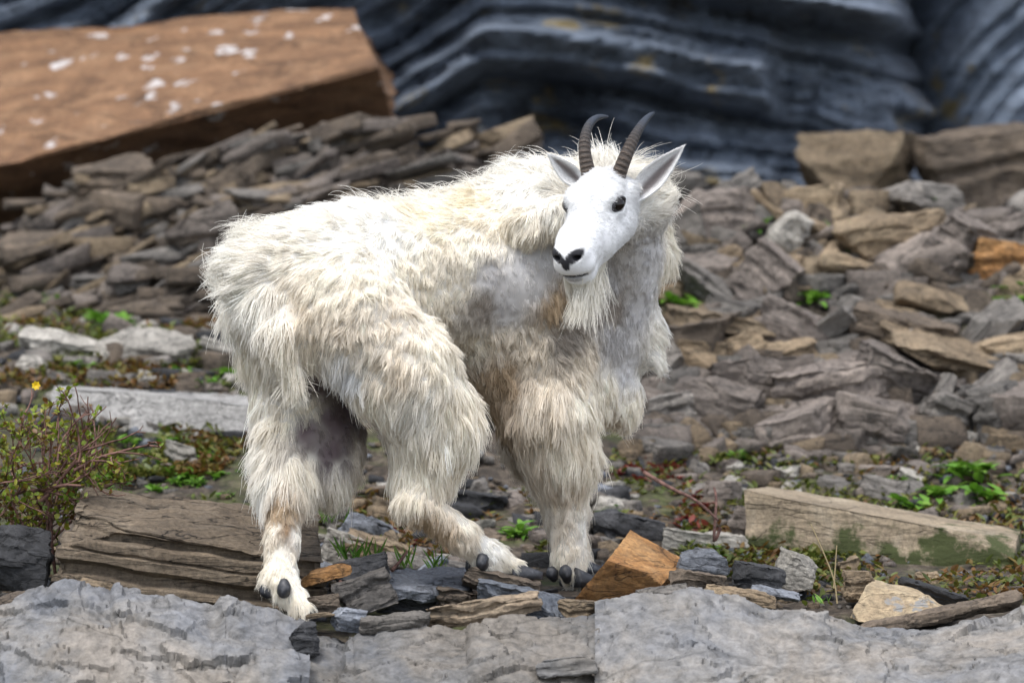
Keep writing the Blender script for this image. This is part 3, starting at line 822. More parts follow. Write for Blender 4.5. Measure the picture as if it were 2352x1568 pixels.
RES = 0.0048
lo = np.array([1e9] * 3); hi = -lo
def prim_box(kind, data):
    if kind == 'cap':
        a, b, ra, rb = data; r = max(ra, rb)
        return np.minimum(a, b) - r, np.maximum(a, b) + r
    c, R, r = data
    return c - r.max(), c + r.max()
for kind, data, k, t in prims:
    l, h = prim_box(kind, data); lo = np.minimum(lo, l); hi = np.maximum(hi, h)
lo -= .03; hi += .03
NG = np.ceil((hi - lo) / RES).astype(int) + 1
axs = [lo[i] + RES * np.arange(NG[i]) for i in range(3)]
grid = np.full(NG, 0.2, dtype=np.float32)
headg = np.full(NG, 0.2, dtype=np.float32)
def sub(l, h):
    i0 = np.clip(np.floor((l - lo) / RES).astype(int), 0, NG - 1)
    i1 = np.clip(np.ceil((h - lo) / RES).astype(int) + 1, 1, NG)
    sl = tuple(slice(a, b) for a, b in zip(i0, i1))
    X = np.stack(np.meshgrid(*[axs[i][sl[i]] for i in range(3)], indexing='ij'), -1)
    return sl, X
for kind, data, k, t in prims:
    l, h = prim_box(kind, data)
    sl, X = sub(l - .06, h + .06)
    d = d_prim(kind, data, X).astype(np.float32)
    grid[sl] = smin(grid[sl], d, k)
    if t == 'head': headg[sl] = smin(headg[sl], d, k)
for c, R, r, k in cuts:
    sl, X = sub(c - r.max() - .02, c + r.max() + .02)
    d = d_prim('ell', (c, R, r), X).astype(np.float32)
    grid[sl] = -smin(-grid[sl], d, k)

def surface_nets(g, origin, h):
    s = g < 0
    S = np.zeros(np.array(g.shape) - 1, dtype=np.int8)
    for dx in (0, 1):
        for dy in (0, 1):
            for dz in (0, 1):
                S += s[dx:dx + S.shape[0], dy:dy + S.shape[1], dz:dz + S.shape[2]]
    cells = np.argwhere((S > 0) & (S < 8))
    idx = -np.ones(S.shape, dtype=np.int64); idx[tuple(cells.T)] = np.arange(len(cells))
    acc = np.zeros((len(cells), 3)); cnt = np.zeros(len(cells))
    corners = [(a, b, c) for a in (0, 1) for b in (0, 1) for c in (0, 1)]
    for c0 in corners:
        for ax in range(3):
            if c0[ax]: continue
            c1 = list(c0); c1[ax] = 1
            g0 = g[tuple((cells + c0).T)].astype(np.float64); g1 = g[tuple((cells + c1).T)].astype(np.float64)
            m = (g0 < 0) != (g1 < 0)
            t = np.where(m, g0 / np.where(g0 - g1 == 0, 1, g0 - g1), 0)
            p = np.array(c0, dtype=float) + np.zeros((len(cells), 3)); p[:, ax] += t
            acc += p * m[:, None]; cnt += m
    V = origin + (cells + acc / cnt[:, None]) * h
    Q = []
    for ax in range(3):
        o1, o2 = [(1, 2), (2, 0), (0, 1)][ax]
        a = [slice(None)] * 3; b = [slice(None)] * 3
        a[ax] = slice(0, -1); b[ax] = slice(1, None)
        cr = s[tuple(a)] != s[tuple(b)]
        e = np.argwhere(cr)
        e = e[(e[:, o1] > 0) & (e[:, o2] > 0) & (e[:, o1] < g.shape[o1] - 1) & (e[:, o2] < g.shape[o2] - 1)]
        u = np.zeros(3, int); u[o1] = 1
        w = np.zeros(3, int); w[o2] = 1
        q = np.stack([idx[tuple((e - u - w).T)], idx[tuple((e - w).T)], idx[tuple(e.T)], idx[tuple((e - u).T)]], 1)
        inside = s[tuple(e.T)]
        q[~inside] = q[~inside][:, ::-1]
        Q.append(q)
    return V, np.concatenate(Q)

gV, gF = surface_nets(grid, lo, RES)
# keep only the connected body
def vert_normals(V, F):
    n = np.cross(V[F[:, 2]] - V[F[:, 0]], V[F[:, 3]] - V[F[:, 1]])
    N = np.zeros_like(V)
    for i in range(4): np.add.at(N, F[:, i], n)
    return N / (np.linalg.norm(N, axis=1, keepdims=True) + 1e-12)
def samp(g, X):
    q = np.clip((X - lo) / RES, 0, np.array(g.shape) - 1.001); i = q.astype(int); f = q - i; r = 0
    for dx in (0, 1):
        for dy in (0, 1):
            for dz in (0, 1):
                w = np.abs(1 - dx - f[:, 0]) * np.abs(1 - dy - f[:, 1]) * np.abs(1 - dz - f[:, 2])
                r = r + w * g[i[:, 0] + dx, i[:, 1] + dy, i[:, 2] + dz]
    return r
gN = vert_normals(gV, gF)
is_head = np.clip((samp(grid, gV) - samp(headg, gV)) / .020 + 1.0, 0, 1)     # 1 on the face
nape = np.clip(((gV - HM) @ hf * 1000 + 135) / 30, 0, 1)
is_head *= nape
# lumps of matted wool everywhere but on the face and lower legs
low = np.clip((gV[:, 2] - .22) / .15, 0, 1)
lump = fbm(gV * np.array([16, 16, 22]) + 3.1, 3, 5)
chest = np.clip((gV[:, 0] - .12) / .06, 0, 1) * np.clip((gV[:, 2] - .40) / .1, 0, 1)      # shed neck and chest are smooth
low = low * (1 - .85 * chest)
shed = np.clip(1.5 - np.linalg.norm((gV - P(1195, 635, .31)) / np.array([.085, .15, .095]), axis=1), 0, 1)
low = low * (1 - .85 * shed)
gV = gV + gN * ((lump * .009 + noise3(gV * 55, 8) * .004) * low * (1 - is_head))[:, None]
gN = vert_normals(gV, gF)

# ------------------------------------------------------------------ coat map: what the coat looks like at places on the animal
C = {'white': (.92, .89, .825), 'cream': (.90, .845, .735), 'yellow': (.90, .83, .68), 'beige': (.84, .765, .65), 'tan': (.56, .43, .285),
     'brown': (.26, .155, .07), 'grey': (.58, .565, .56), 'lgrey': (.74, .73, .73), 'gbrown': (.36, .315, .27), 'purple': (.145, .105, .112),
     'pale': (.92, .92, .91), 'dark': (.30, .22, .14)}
#  px, py, flow (right, up), length mm, colour, lift, clump, frizz
CM = [
 (505, 560, -1, .2, 70, 'white', .40, .5, .12), (560, 525, -1, .3, 62, 'white', .3, .5, .15), (515, 640, -1, -.1, 72, 'white', .45, .6, .1),
 (530, 730, -.8, -.6, 80, 'white', .40, .6, .15), (565, 800, -.4, -1, 75, 'cream', .30, .6, .15), (595, 870, -.25, -1, 65, 'cream', .25, .6, .2),
 (600, 600, -1, 0, 70, 'white', .35, .5, .15), (630, 690, -.25, -1, 85, 'white', .15, .6, .1), (655, 780, .05, -1, 90, 'cream', .1, .7, .1),
 (670, 840, .15, -1, 85, 'cream', .1, .7, .1), (640, 500, -1, .25, 36, 'white', .3, .5, .3), (720, 475, -.7, .4, 40, 'white', .45, .5, .3),
 (800, 455, -.5, .6, 42, 'white', .55, .5, .4), (870, 480, -.5, .6, 36, 'white', .5, .5, .3), (960, 450, -.55, .9, 40, 'white', .6, .5, .15),
 (1100, 405, -.6, .85, 50, 'white', .6, .5, .12), (1200, 385, -.6, .8, 58, 'white', .65, .5, .12), (1290, 390, -.5, .9, 62, 'white', .7, .55, .12),
 (1380, 385, -.05, 1, 72, 'white', .75, .55, .1), (1455, 395, .4, .9, 52, 'white', .7, .55, .1), (1510, 450, .9, .35, 42, 'white', .6, .55, .2),
 (1545, 540, 1, 0, 40, 'cream', .5, .6, .35), (1540, 610, .35, -1, 38, 'cream', .3, .8, .4),
 (690, 560, -1, .1, 50, 'white', .25, .5, .25), (800, 540, -.7, -.3, 36, 'white', .3, .6, .4), (900, 540, -.4, -.6, 32, 'white', .3, .6, .4),
 (1000, 500, -.6, 0, 36, 'yellow', .3, .5, .3), (1100, 470, -.6, -.3, 38, 'yellow', .3, .5, .3), (1180, 450, -.3, -.7, 38, 'white', .35, .5, .3),
 (1250, 470, -.2, -1, 36, 'white', .4, .5, .3), (1230, 530, -.3, -1, 46, 'cream', .3, .6, .3), (1160, 540, -.4, -1, 42, 'cream', .3, .6, .3), (1280, 520, -.2, -1, 44, 'cream', .3, .6, .3), (1080, 560, -.4, -.8, 36, 'cream', .3, .6, .4),
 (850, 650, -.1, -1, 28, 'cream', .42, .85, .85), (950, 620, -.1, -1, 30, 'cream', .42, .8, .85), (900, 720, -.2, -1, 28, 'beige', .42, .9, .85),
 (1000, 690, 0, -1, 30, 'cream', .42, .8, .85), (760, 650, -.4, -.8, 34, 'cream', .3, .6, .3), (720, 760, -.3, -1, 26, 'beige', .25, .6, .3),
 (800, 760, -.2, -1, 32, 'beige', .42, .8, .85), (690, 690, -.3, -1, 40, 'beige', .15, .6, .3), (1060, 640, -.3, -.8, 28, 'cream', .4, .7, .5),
 (1130, 640, .1, -1, 16, 'grey', .3, .3, .5), (1200, 620, .1, -1, 17, 'lgrey', .3, .35, .4), (1255, 575, .1, -1, 17, 'lgrey', .3, .35, .4),
 (1170, 700, .1, -1, 14, 'grey', .3, .3, .5), (1230, 660, .1, -1, 17, 'lgrey', .3, .35, .4), (1110, 700, 0, -1, 22, 'gbrown', .4, .6, .5),
 (900, 830, -.4, -.9, 44, 'beige', .3, .7, .3), (1000, 810, 0, -1, 44, 'cream', .3, .7, .3), (1080, 790, .2, -1, 38, 'cream', .3, .7, .3),
 (960, 930, -.2, -1, 62, 'white', .25, .75, .25), (1050, 930, .2, -1, 66, 'cream', .25, .75, .25), (1085, 1040, .45, -1, 85, 'cream', .3, .7, .2),
 (1000, 1050, .1, -1, 85, 'cream', .25, .7, .25), (920, 1050, -.2, -1, 85, 'cream', .25, .7, .2),
 (790, 850, -.35, -1, 62, 'pale', .35, .75, .2), (840, 910, .05, -1, 62, 'cream', .25, .8, .3),
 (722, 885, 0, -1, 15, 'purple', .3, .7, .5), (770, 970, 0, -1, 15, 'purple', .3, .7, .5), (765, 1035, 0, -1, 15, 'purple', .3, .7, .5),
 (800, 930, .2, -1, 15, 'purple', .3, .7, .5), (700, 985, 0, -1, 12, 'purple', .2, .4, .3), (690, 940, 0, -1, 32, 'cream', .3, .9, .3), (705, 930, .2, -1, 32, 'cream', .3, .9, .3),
 (600, 930, -.3, -.9, 60, 'white', .3, .7, .15), (590, 1020, -.55, -.8, 74, 'white', .35, .7, .12), (610, 1100, -.35, -1, 78, 'white', .3, .7, .12),
 (700, 1070, 0, -1, 80, 'cream', .22, .7, .12), (780, 1090, .2, -1, 80, 'cream', .25, .7, .12), (840, 1070, .3, -1, 62, 'beige', .25, .7, .15),
 (650, 960, -.3, -1, 60, 'cream', .25, .7, .15),
 (640, 1165, -.1, -1, 26, 'tan', .25, .6, .5), (652, 1210, 0, -1, 17, 'brown', .25, .5, .4), (625, 1215, -.1, -1, 18, 'cream', .25, .5, .3), (680, 1215, .1, -1, 18, 'white', .25, .5, .3),
 (648, 1290, -.05, -1, 19, 'cream', .25, .5, .3), (620, 1310, -.3, -1, 22, 'cream', .35, .5, .3), (670, 1375, .2, -1, 24, 'cream', .2, .5, .2), (680, 1320, .1, -1, 16, 'white', .2, .5, .2),
 (945, 1120, -.3, -.9, 46, 'cream', .3, .6, .3), (1010, 1150, .3, -1, 34, 'beige', .3, .6, .4), (985, 1195, -.2, -1, 24, 'tan', .35, .7, .4), (1030, 1215, -.1, -1, 22, 'tan', .35, .7, .4),
 (1060, 1200, .5, -.9, 18, 'cream', .2, .5, .2), (1080, 1250, .2, -1, 20, 'beige', .3, .6, .3), (1130, 1255, .7, -.7, 16, 'white', .2, .4, .2), (1090, 1290, -.1, -1, 22, 'cream', .35, .5, .3), (1180, 1285, .8, -.6, 18, 'cream', .2, .4, .2),
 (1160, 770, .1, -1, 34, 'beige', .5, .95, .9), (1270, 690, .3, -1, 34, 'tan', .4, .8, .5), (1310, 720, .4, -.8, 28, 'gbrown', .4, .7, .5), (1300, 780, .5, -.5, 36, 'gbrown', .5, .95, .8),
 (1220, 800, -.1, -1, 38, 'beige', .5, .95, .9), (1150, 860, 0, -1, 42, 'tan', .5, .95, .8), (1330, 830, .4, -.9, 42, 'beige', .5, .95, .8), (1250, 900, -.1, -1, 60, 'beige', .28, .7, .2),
 (1350, 930, .4, -1, 62, 'cream', .28, .7, .15), (1390, 900, .3, -1, 44, 'cream', .3, .6, .2), (1300, 1020, .1, -1, 70, 'cream', .28, .7, .12), (1375, 1030, .4, -1, 66, 'cream', .3, .7, .12), (1210, 1050, -.35, -1, 66, 'beige', .28, .7, .15),
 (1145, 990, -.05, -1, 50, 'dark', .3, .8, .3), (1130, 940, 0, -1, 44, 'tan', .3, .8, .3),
 (1310, 1130, .05, -1, 50, 'beige', .28, .6, .2), (1300, 1210, 0, -1, 22, 'beige', .25, .5, .3), (1335, 1200, .05, -1, 18, 'white', .2, .5, .2), (1310, 1290, 0, -1, 20, 'cream', .25, .5, .25), (1240, 1180, -.1, -1, 50, 'beige', .28, .6, .2),
 (1400, 700, .1, -1, 23, 'gbrown', .42, .55, .35), (1420, 770, 0, -1, 23, 'grey', .42, .55, .35), (1440, 850, 0, -1, 17, 'lgrey', .42, .55, .35), (1470, 700, 0, -1, 17, 'grey', .42, .55, .35),
 (1505, 640, 0, -1, 15, 'lgrey', .42, .55, .35), (1495, 560, 0, -1, 15, 'grey', .42, .55, .35), (1380, 640, 0, -1, 20, 'grey', .42, .55, .35),
 (1510, 770, .8, -.5, 44, 'white', .4, .7, .2), (1520, 850, .7, -.9, 42, 'white', .35, .8, .35), (1450, 930, .1, -1, 40, 'cream', .35, .7, .25), (1440, 980, .1, -1, 38, 'beige', .35, .7, .25),
]
gbvh = BVHTree.FromPolygons([tuple(v) for v in gV], [tuple(map(int, f)) for f in gF])
eye0 = Vector((0, -CAM_D, CAM_Z))
cm_p, cm_v, cm_a, cm_c = [], [], [], []
for px, py, fx, fz, L, col, lift, cl, fr in CM:
    q = Vector(P(px, py, 0)); d = (q - eye0).normalized()
    hit = gbvh.ray_cast(eye0, d)[0]
    if hit is None:
        hit = gbvh.find_nearest(Vector(P(px, py, .35)))[0]
        best = 1e9
        for dd in np.linspace(-.1, .75, 18):      # nearest skin to the line of sight
            h2, _, _, ds = gbvh.find_nearest(Vector(P(px, py, dd)))
            if ds < best: best, hit = ds, h2
    cm_p.append(hit); cm_v.append((fx, 0, fz)); cm_a.append((L / 1000, lift, cl, fr)); cm_c.append(C[col])
cm_p = np.array([tuple(p) for p in cm_p]); cm_v = np.array(cm_v, float); cm_a = np.array(cm_a); cm_c = np.array(cm_c)
cm_v /= np.linalg.norm(cm_v, axis=1, keepdims=True)

for i_, (px, py, *_r) in enumerate(CM):
    if py > 1160: cm_a[i_, 0] *= 1.35; cm_a[i_, 1] = max(cm_a[i_, 1], .42); cm_a[i_, 3] += .15

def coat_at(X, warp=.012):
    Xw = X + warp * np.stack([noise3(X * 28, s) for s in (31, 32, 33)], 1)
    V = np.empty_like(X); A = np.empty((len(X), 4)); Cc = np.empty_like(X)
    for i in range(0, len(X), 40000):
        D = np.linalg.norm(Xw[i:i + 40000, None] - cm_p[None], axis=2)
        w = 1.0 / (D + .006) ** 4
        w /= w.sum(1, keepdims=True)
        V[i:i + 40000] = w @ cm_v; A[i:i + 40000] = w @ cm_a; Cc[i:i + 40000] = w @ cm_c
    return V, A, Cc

# skin colours, stored on the mesh: the hide, nose pad, nostrils, lips, eyelids
hl = ((gV - HM) @ HB.T) * 1000.0 / HS          # head coordinates in mm
_, _sa, skin = coat_at(gV)
skin = skin * np.interp(_sa[:, 0], [.009, .022], [.92, .60])[:, None]  # hide darkened under long hair: darker roots plus shade painted in for depth
skin = skin * (1 - is_head[:, None]) + np.array([.74, .745, .755]) * is_head[:, None]
def paint(mask, c):
    global skin
    m = np.clip(mask, 0, 1)[:, None]
    skin = skin * (1 - m) + np.array(c) * m
f_, u_, s_ = hl.T
front = (f_ > 148) & (is_head > .5)
nos = np.zeros(len(gV))
for sg in (-1, 1):
    e = ((s_ - sg * 20) / 19) ** 2 + ((u_ + 38 - .25 * sg * (s_ - sg * 20)) / 12.5) ** 2
    nos = np.maximum(nos, np.clip((1.25 - e) * 3, 0, 1))
nos = np.maximum(nos, np.clip((1.2 - (s_ / 10) ** 2 - ((u_ + 53) / 14) ** 2) * 3, 0, 1))
nose_m = nos * front
paint(nose_m, (.012, .012, .016))
lip = np.clip((5.5 - np.abs(u_ + 89)) / 3, 0, 1) * (f_ > 128) * (np.abs(s_) < 34) * (is_head > .5)
paint(lip, (.03, .028, .03))
chin_m = np.clip((1.1 - ((u_ + 98) / 9) ** 2 - (s_ / 24) ** 2) * 2, 0, 1) * (f_ > 150) * .6
paint(chin_m, (.10, .10, .11))
EYES = {}
lid_m = np.zeros(len(gV))
for sg in (-1, 1):
    EYES[sg] = H(2, -17, 50 * sg)
    dd = np.linalg.norm((gV - EYES[sg]) * 1000, axis=1)
    lid_m = np.maximum(lid_m, np.clip((24 - dd) / 3, 0, 1))
paint(lid_m, (.02, .018, .022))
face_bare = np.maximum.reduce([nose_m, lip, chin_m, lid_m])

goat_mat, nt, bs = nmat('goat_hide')
at = nt.nodes.new('ShaderNodeAttribute'); at.attribute_name = 'hide_colour'
nt.links.new(at.outputs['Color'], bs.inputs['Base Color'])
bs.inputs['Roughness'].default_value = .75
goat = empty('mountain_goat', P(960, 1370, .2))
tag(goat, 'shaggy white mountain goat looking back over its shoulder, standing on the broken stone ledge', 'goat')
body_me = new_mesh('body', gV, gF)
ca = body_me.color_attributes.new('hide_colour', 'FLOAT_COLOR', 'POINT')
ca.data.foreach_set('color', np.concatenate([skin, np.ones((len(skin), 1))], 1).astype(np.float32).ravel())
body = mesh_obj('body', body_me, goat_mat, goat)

# ------------------------------------------------------------------ ears
def make_ear(base, tip, side, nrm, width, name='ear'):
    base, tip = np.array(base), np.array(tip)
    ax = tip - base; L = np.linalg.norm(ax); ax /= L
    side = side - ax * (side @ ax); side /= np.linalg.norm(side)
    nr = np.cross(ax, side); nr *= np.sign(nr @ nrm)
    nu, nv = 18, 13
    V = []; inner = []
    for layer in (0, 1):
        for i in range(nu):
            t = i / (nu - 1)
            w = width * (.45 + .55 * math.sin(min(1, t * 2.2) * math.pi / 2)) * (1 - max(0, (t - .35) / .65) ** 1.7) + .002
            for j in range(nv):
                v = j / (nv - 1) * 2 - 1
                cupd = (1 - v * v) * w * .95 * (1 - .35 * t)
                p = base + ax * L * t + side * w * v - nr * cupd * 1.0 + nr * .012 * t * t
                if layer: p = p - nr * (.005 * (1 - .6 * t)) * (1 - abs(v) ** 3)
                V.append(p); inner.append(1 - layer)
    F = []
    for layer in (0, 1):
        o = layer * nu * nv
        for i in range(nu - 1):
            for j in range(nv - 1):
                q = [o + i * nv + j, o + (i + 1) * nv + j, o + (i + 1) * nv + j + 1, o + i * nv + j + 1]
                F.append(q[::-1] if layer else q)
    n = nu * nv
    for i in range(nu - 1):
        for j in (0, nv - 1):
            q = [i * nv + j, (i + 1) * nv + j, n + (i + 1) * nv + j, n + i * nv + j]
            F.append(q)
    for j in range(nv - 1):
        F.append([(nu - 1) * nv + j, (nu - 1) * nv + j + 1, n + (nu - 1) * nv + j + 1, n + (nu - 1) * nv + j])
    V = np.array(V); F = np.array(F)
    colr = np.tile(np.array([.80, .80, .80]), (len(V), 1))
    jj = np.tile(np.arange(nv), nu * 2) / (nv - 1) * 2 - 1
    tt = np.tile(np.repeat(np.arange(nu), nv), 2) / (nu - 1)
    m = np.array(inner) * np.clip(1.1 - ((jj - .25) / .5) ** 2, 0, 1) * np.clip(tt * 5, 0, 1) * np.clip((.93 - tt) * 6, 0, 1)
    colr = colr * (1 - m[:, None]) + np.array([.30, .26, .25]) * m[:, None]
    me = new_mesh(name, V, F)
    a = me.color_attributes.new('hide_colour', 'FLOAT_COLOR', 'POINT')
    a.data.foreach_set('color', np.concatenate([colr, np.ones((len(V), 1))], 1).astype(np.float32).ravel())
    mesh_obj(name, me, goat_mat, goat)
    return V, F, colr, ax
ears = [make_ear(P(1450, 458, .265), P(1567, 338, .29), np.array([.75, .1, -.65]), np.array([.3, -1, .1]), .028),
        make_ear(P(1338, 428, .34), P(1261, 357, .34), np.array([.6, .0, .8]), np.array([-.2, -1, .15]), .021)]

# ------------------------------------------------------------------ horns
horn_mat, nt, bs = nmat('horn_keratin')
at = nt.nodes.new('ShaderNodeAttribute'); at.attribute_name = 'along'
vec = mapping(nt, (60, 60, 60))
nz = texnoise(nt, vec, 4, 5, .6)
c1 = ramp(nt, at.outputs['Fac'], [(0, (.105, .072, .05)), (.4, (.075, .058, .046)), (.58, (.042, .04, .043)), (.72, (.045, .058, .082)), (1, (.035, .045, .065))])
c2 = mixc(nt, .35, c1, ramp(nt, nz, [(.3, (.02, .016, .013)), (.7, (.22, .16, .11))]), 'OVERLAY')
nt.links.new(c2, bs.inputs['Base Color'])
bs.inputs['Roughness'].default_value = .42
wv = nt.nodes.new('ShaderNodeMath'); wv.operation = 'MULTIPLY_ADD'; wv.inputs[1].default_value = 150; nt.links.new(at.outputs['Fac'], wv.inputs[0])
nm = nt.nodes.new('ShaderNodeMath'); nm.operation = 'MULTIPLY'; nm.inputs[1].default_value = 5; nt.links.new(nz, nm.inputs[0]); nt.links.new(nm.outputs[0], wv.inputs[2])
sn = nt.nodes.new('ShaderNodeMath'); sn.operation = 'SINE'; nt.links.new(wv.outputs[0], sn.inputs[0])
fd = nt.nodes.new('ShaderNodeMath'); fd.operation = 'MULTIPLY'; nt.links.new(sn.outputs[0], fd.inputs[0])
nt.links.new(ramp(nt, at.outputs['Fac'], [(0, 1.0), (.45, .8), (.66, 0.0)]), fd.inputs[1])
rg_ = nt.nodes.new('ShaderNodeMapRange'); rg_.inputs[1].default_value = -1; rg_.inputs[2].default_value = 1; rg_.inputs[3].default_value = .45; rg_.inputs[4].default_value = 1.25
nt.links.new(fd.outputs[0], rg_.inputs[0])
c3 = nt.nodes.new('ShaderNodeVectorMath'); c3.operation = 'SCALE'; nt.links.new(c2, c3.inputs[0]); nt.links.new(rg_.outputs[0], c3.inputs[3])
nt.links.new(c3.outputs[0], bs.inputs['Base Color'])
bump(nt, bs, fd.outputs[0], .8, .003, bump(nt, None, nz, .25, .002))
def catmull(pts, n):
    pts = np.array(pts); out = []
    seg = len(pts) - 1
    for i in range(n):
        x = i / (n - 1) * seg; k = min(int(x), seg - 1); t = x - k
        p0, p1, p2, p3 = pts[max(k - 1, 0)], pts[k], pts[k + 1], pts[min(k + 2, seg)]
        out.append(.5 * ((2 * p1) + (-p0 + p2) * t + (2 * p0 - 5 * p1 + 4 * p2 - p3) * t * t + (-p0 + 3 * p1 - 3 * p2 + p3) * t ** 3))
    return np.array(out)
for hpts in ([(1412, 432, .26), (1420, 404, .26), (1437, 360, .26), (1456, 318, .29), (1474, 287, .33), (1490, 268, .37), (1503, 259, .41)],
             [(1357, 432, .29), (1352, 402, .29), (1343, 350, .29), (1345, 312, .31), (1355, 285, .34), (1373, 270, .38), (1397, 268, .41)]):
    ctrl = [P(*h) for h in hpts]
    cl = catmull(ctrl, 90); V = []; al = []
    T = np.gradient(cl, axis=0); T /= np.linalg.norm(T, axis=1, keepdims=True)
    nr = 20
    ln = np.concatenate([[0], np.cumsum(np.linalg.norm(np.diff(cl, axis=0), axis=1))]); ln /= ln[-1]
    for i in range(90):
        t = ln[i]
        r = .0195 * (1 - t) ** .62 * (1 - .12 * t) + .0015
        ring = 0
        if t < .62:
            ph = 70 * t ** .86 + .6 * math.sin(t * 23)
            ring = .09 * (abs(math.sin(ph)) ** .5 - .5) * (1 - t / .62) ** .5
        a = hs - T[i] * (hs @ T[i]); a /= np.linalg.norm(a); b = np.cross(T[i], a)
        for j in range(nr):
            th = 2 * math.pi * j / nr
            rr = r * (1 + ring + .02 * math.sin(3 * th + 5 * t))
            V.append(cl[i] + a * math.cos(th) * rr * .88 + b * math.sin(th) * rr * 1.06); al.append(t)
    F = [[i * nr + j, i * nr + (j + 1) % nr, (i + 1) * nr + (j + 1) % nr, (i + 1) * nr + j] for i in range(89) for j in range(nr)]
    F = np.array(F)
    me = new_mesh('horn', np.array(V), F)
    me.attributes.new('along', 'FLOAT', 'POINT').data.foreach_set('value', np.array(al, dtype=np.float32))
    mesh_obj('horn', me, horn_mat, goat)

# ------------------------------------------------------------------ eyes
eye_mat, nt, bs = nmat('goat_eye')
at = nt.nodes.new('ShaderNodeAttribute'); at.attribute_name = 'ray'
nt.links.new(ramp(nt, at.outputs['Fac'], [(0, (.002, .002, .003)), (.42, (.003, .002, .002)), (.5, (.008, .004, .004)), (.85, (.006, .004, .004)), (1, (.006, .004, .004))]), bs.inputs['Base Color'])
bs.inputs['Roughness'].default_value = .12
bs.inputs['Specular IOR Level'].default_value = .3
def sphere(r, nu=24, nv=16):
    V = [(0, 0, r)]; F = []
    for i in range(1, nv):
        th = math.pi * i / nv
        for j in range(nu):
            ph = 2 * math.pi * j / nu
            V.append((r * math.sin(th) * math.cos(ph), r * math.sin(th) * math.sin(ph), r * math.cos(th)))
    V.append((0, 0, -r))
    for j in range(nu): F.append([0, 1 + j, 1 + (j + 1) % nu])
    for i in range(nv - 2):
        for j in range(nu):
            a = 1 + i * nu
            F.append([a + j, a + nu + j, a + nu + (j + 1) % nu, a + (j + 1) % nu])
    e = len(V) - 1; a = 1 + (nv - 2) * nu
    for j in range(nu): F.append([e, a + (j + 1) % nu, a + j])
    return np.array(V), F
for sg in (1, -1):
    V, F = sphere(.0222)
    out = hs * sg * .93 + hf * .3 + hu * .12; out /= np.linalg.norm(out)
    c = EYES[sg]
    hit = gbvh.ray_cast(Vector(c + out * .06), Vector(-out))[0]
    if hit is not None: c = np.array(hit) - out * .0095
    EYES[sg] = c
    V = V - np.outer(V @ hu, hu) * .12
    V2 = V + c
    me = new_mesh('eye', V2, F)
    q = (V / .0222)
    a = q @ hf; b = q @ hu; ro = q @ out
    ray = np.clip(np.sqrt((a * .9) ** 2 + (b * 1.7) ** 2), 0, 1)
    me.attributes.new('ray', 'FLOAT', 'POINT').data.foreach_set('value', ray.astype(np.float32))
    mesh_obj('eye', me, eye_mat, goat)
    # dark rims: upper and lower lid
    Vt, Ft = [], []
    n1, n2 = 28, 8
    ex = hf - out * (hf @ out); ex /= np.linalg.norm(ex); ey = np.cross(out, ex); ey *= np.sign(ey @ hu)
    for i in range(n1):
        th = 2 * math.pi * i / n1
        rad = ex * math.cos(th) * 1.1 + ey * math.sin(th) * (.80 if math.sin(th) > 0 else .72)
        ctr = c + rad * .0188 + out * (.0105 + (.002 if math.sin(th) > 0 else 0))
        for j in range(n2):
            ph = 2 * math.pi * j / n2
            Vt.append(ctr + rad * math.cos(ph) * .0042 + out * math.sin(ph) * .0042)
    for i in range(n1):
        for j in range(n2):
            Ft.append([i * n2 + j, ((i + 1) % n1) * n2 + j, ((i + 1) % n1) * n2 + (j + 1) % n2, i * n2 + (j + 1) % n2])
    lm, lnt, lb = (bpy.data.materials.get('goat_eyelid'), None, None) if bpy.data.materials.get('goat_eyelid') else nmat('goat_eyelid')
    if lb is not None:
        lb.inputs['Base Color'].default_value = (.022, .02, .024, 1); lb.inputs['Roughness'].default_value = .4
    mesh_obj('eyelid', new_mesh('eyelid', np.array(Vt), np.array(Ft)), lm, goat)

# ------------------------------------------------------------------ hooves: two toes and two dewclaws on each foot
hoof_mat, nt, bs = nmat('hoof_horn')
vec = mapping(nt, (1, 1, 1))
nz = texnoise(nt, vec, 60, 6, .65)
nt.links.new(ramp(nt, nz, [(.36, (.010, .011, .013)), (.52, (.026, .028, .034)), (.68, (.075, .075, .08))]), bs.inputs['Base Color'])
bs.inputs['Roughness'].default_value = .5
bump(nt, bs, nz, .35, .003)
def toe(base, tip, up, w, h, name='toe'):
    """wedge-shaped hoof: flat sole, pointed tip, rounded wall"""
    base, tip, up = map(np.array, (base, tip, up))
    ax = tip - base; L = np.linalg.norm(ax); ax /= L
    up = up - ax * (up @ ax); up /= np.linalg.norm(up); sd = np.cross(ax, up)
    V, F = [], []
    nu, nr = 12, 14
    for i in range(nu):
        t = i / (nu - 1)
        ww = w * (1 - .1 * t) * (1 - max(0, (t - .45) / .55) ** 2 * .8); hh = h * (1 - .62 * t)
        for j in range(nr):
            th = 2 * math.pi * j / nr
            x = math.cos(th); y = math.sin(th)
            y = max(y, -.55)
            V.append(base + ax * L * t + sd * ww * x + up * (hh * (y + .55) / 1.55))
    for i in range(nu - 1):
        for j in range(nr):
            F.append([i * nr + j, i * nr + (j + 1) % nr, (i + 1) * nr + (j + 1) % nr, (i + 1) * nr + j])
    F.append([(nu - 1) * nr + j for j in range(nr)])
    F.append([j for j in range(nr)][::-1])
    me = new_mesh(name, np.array(V), F)
    mesh_obj(name, me, hoof_mat, goat)
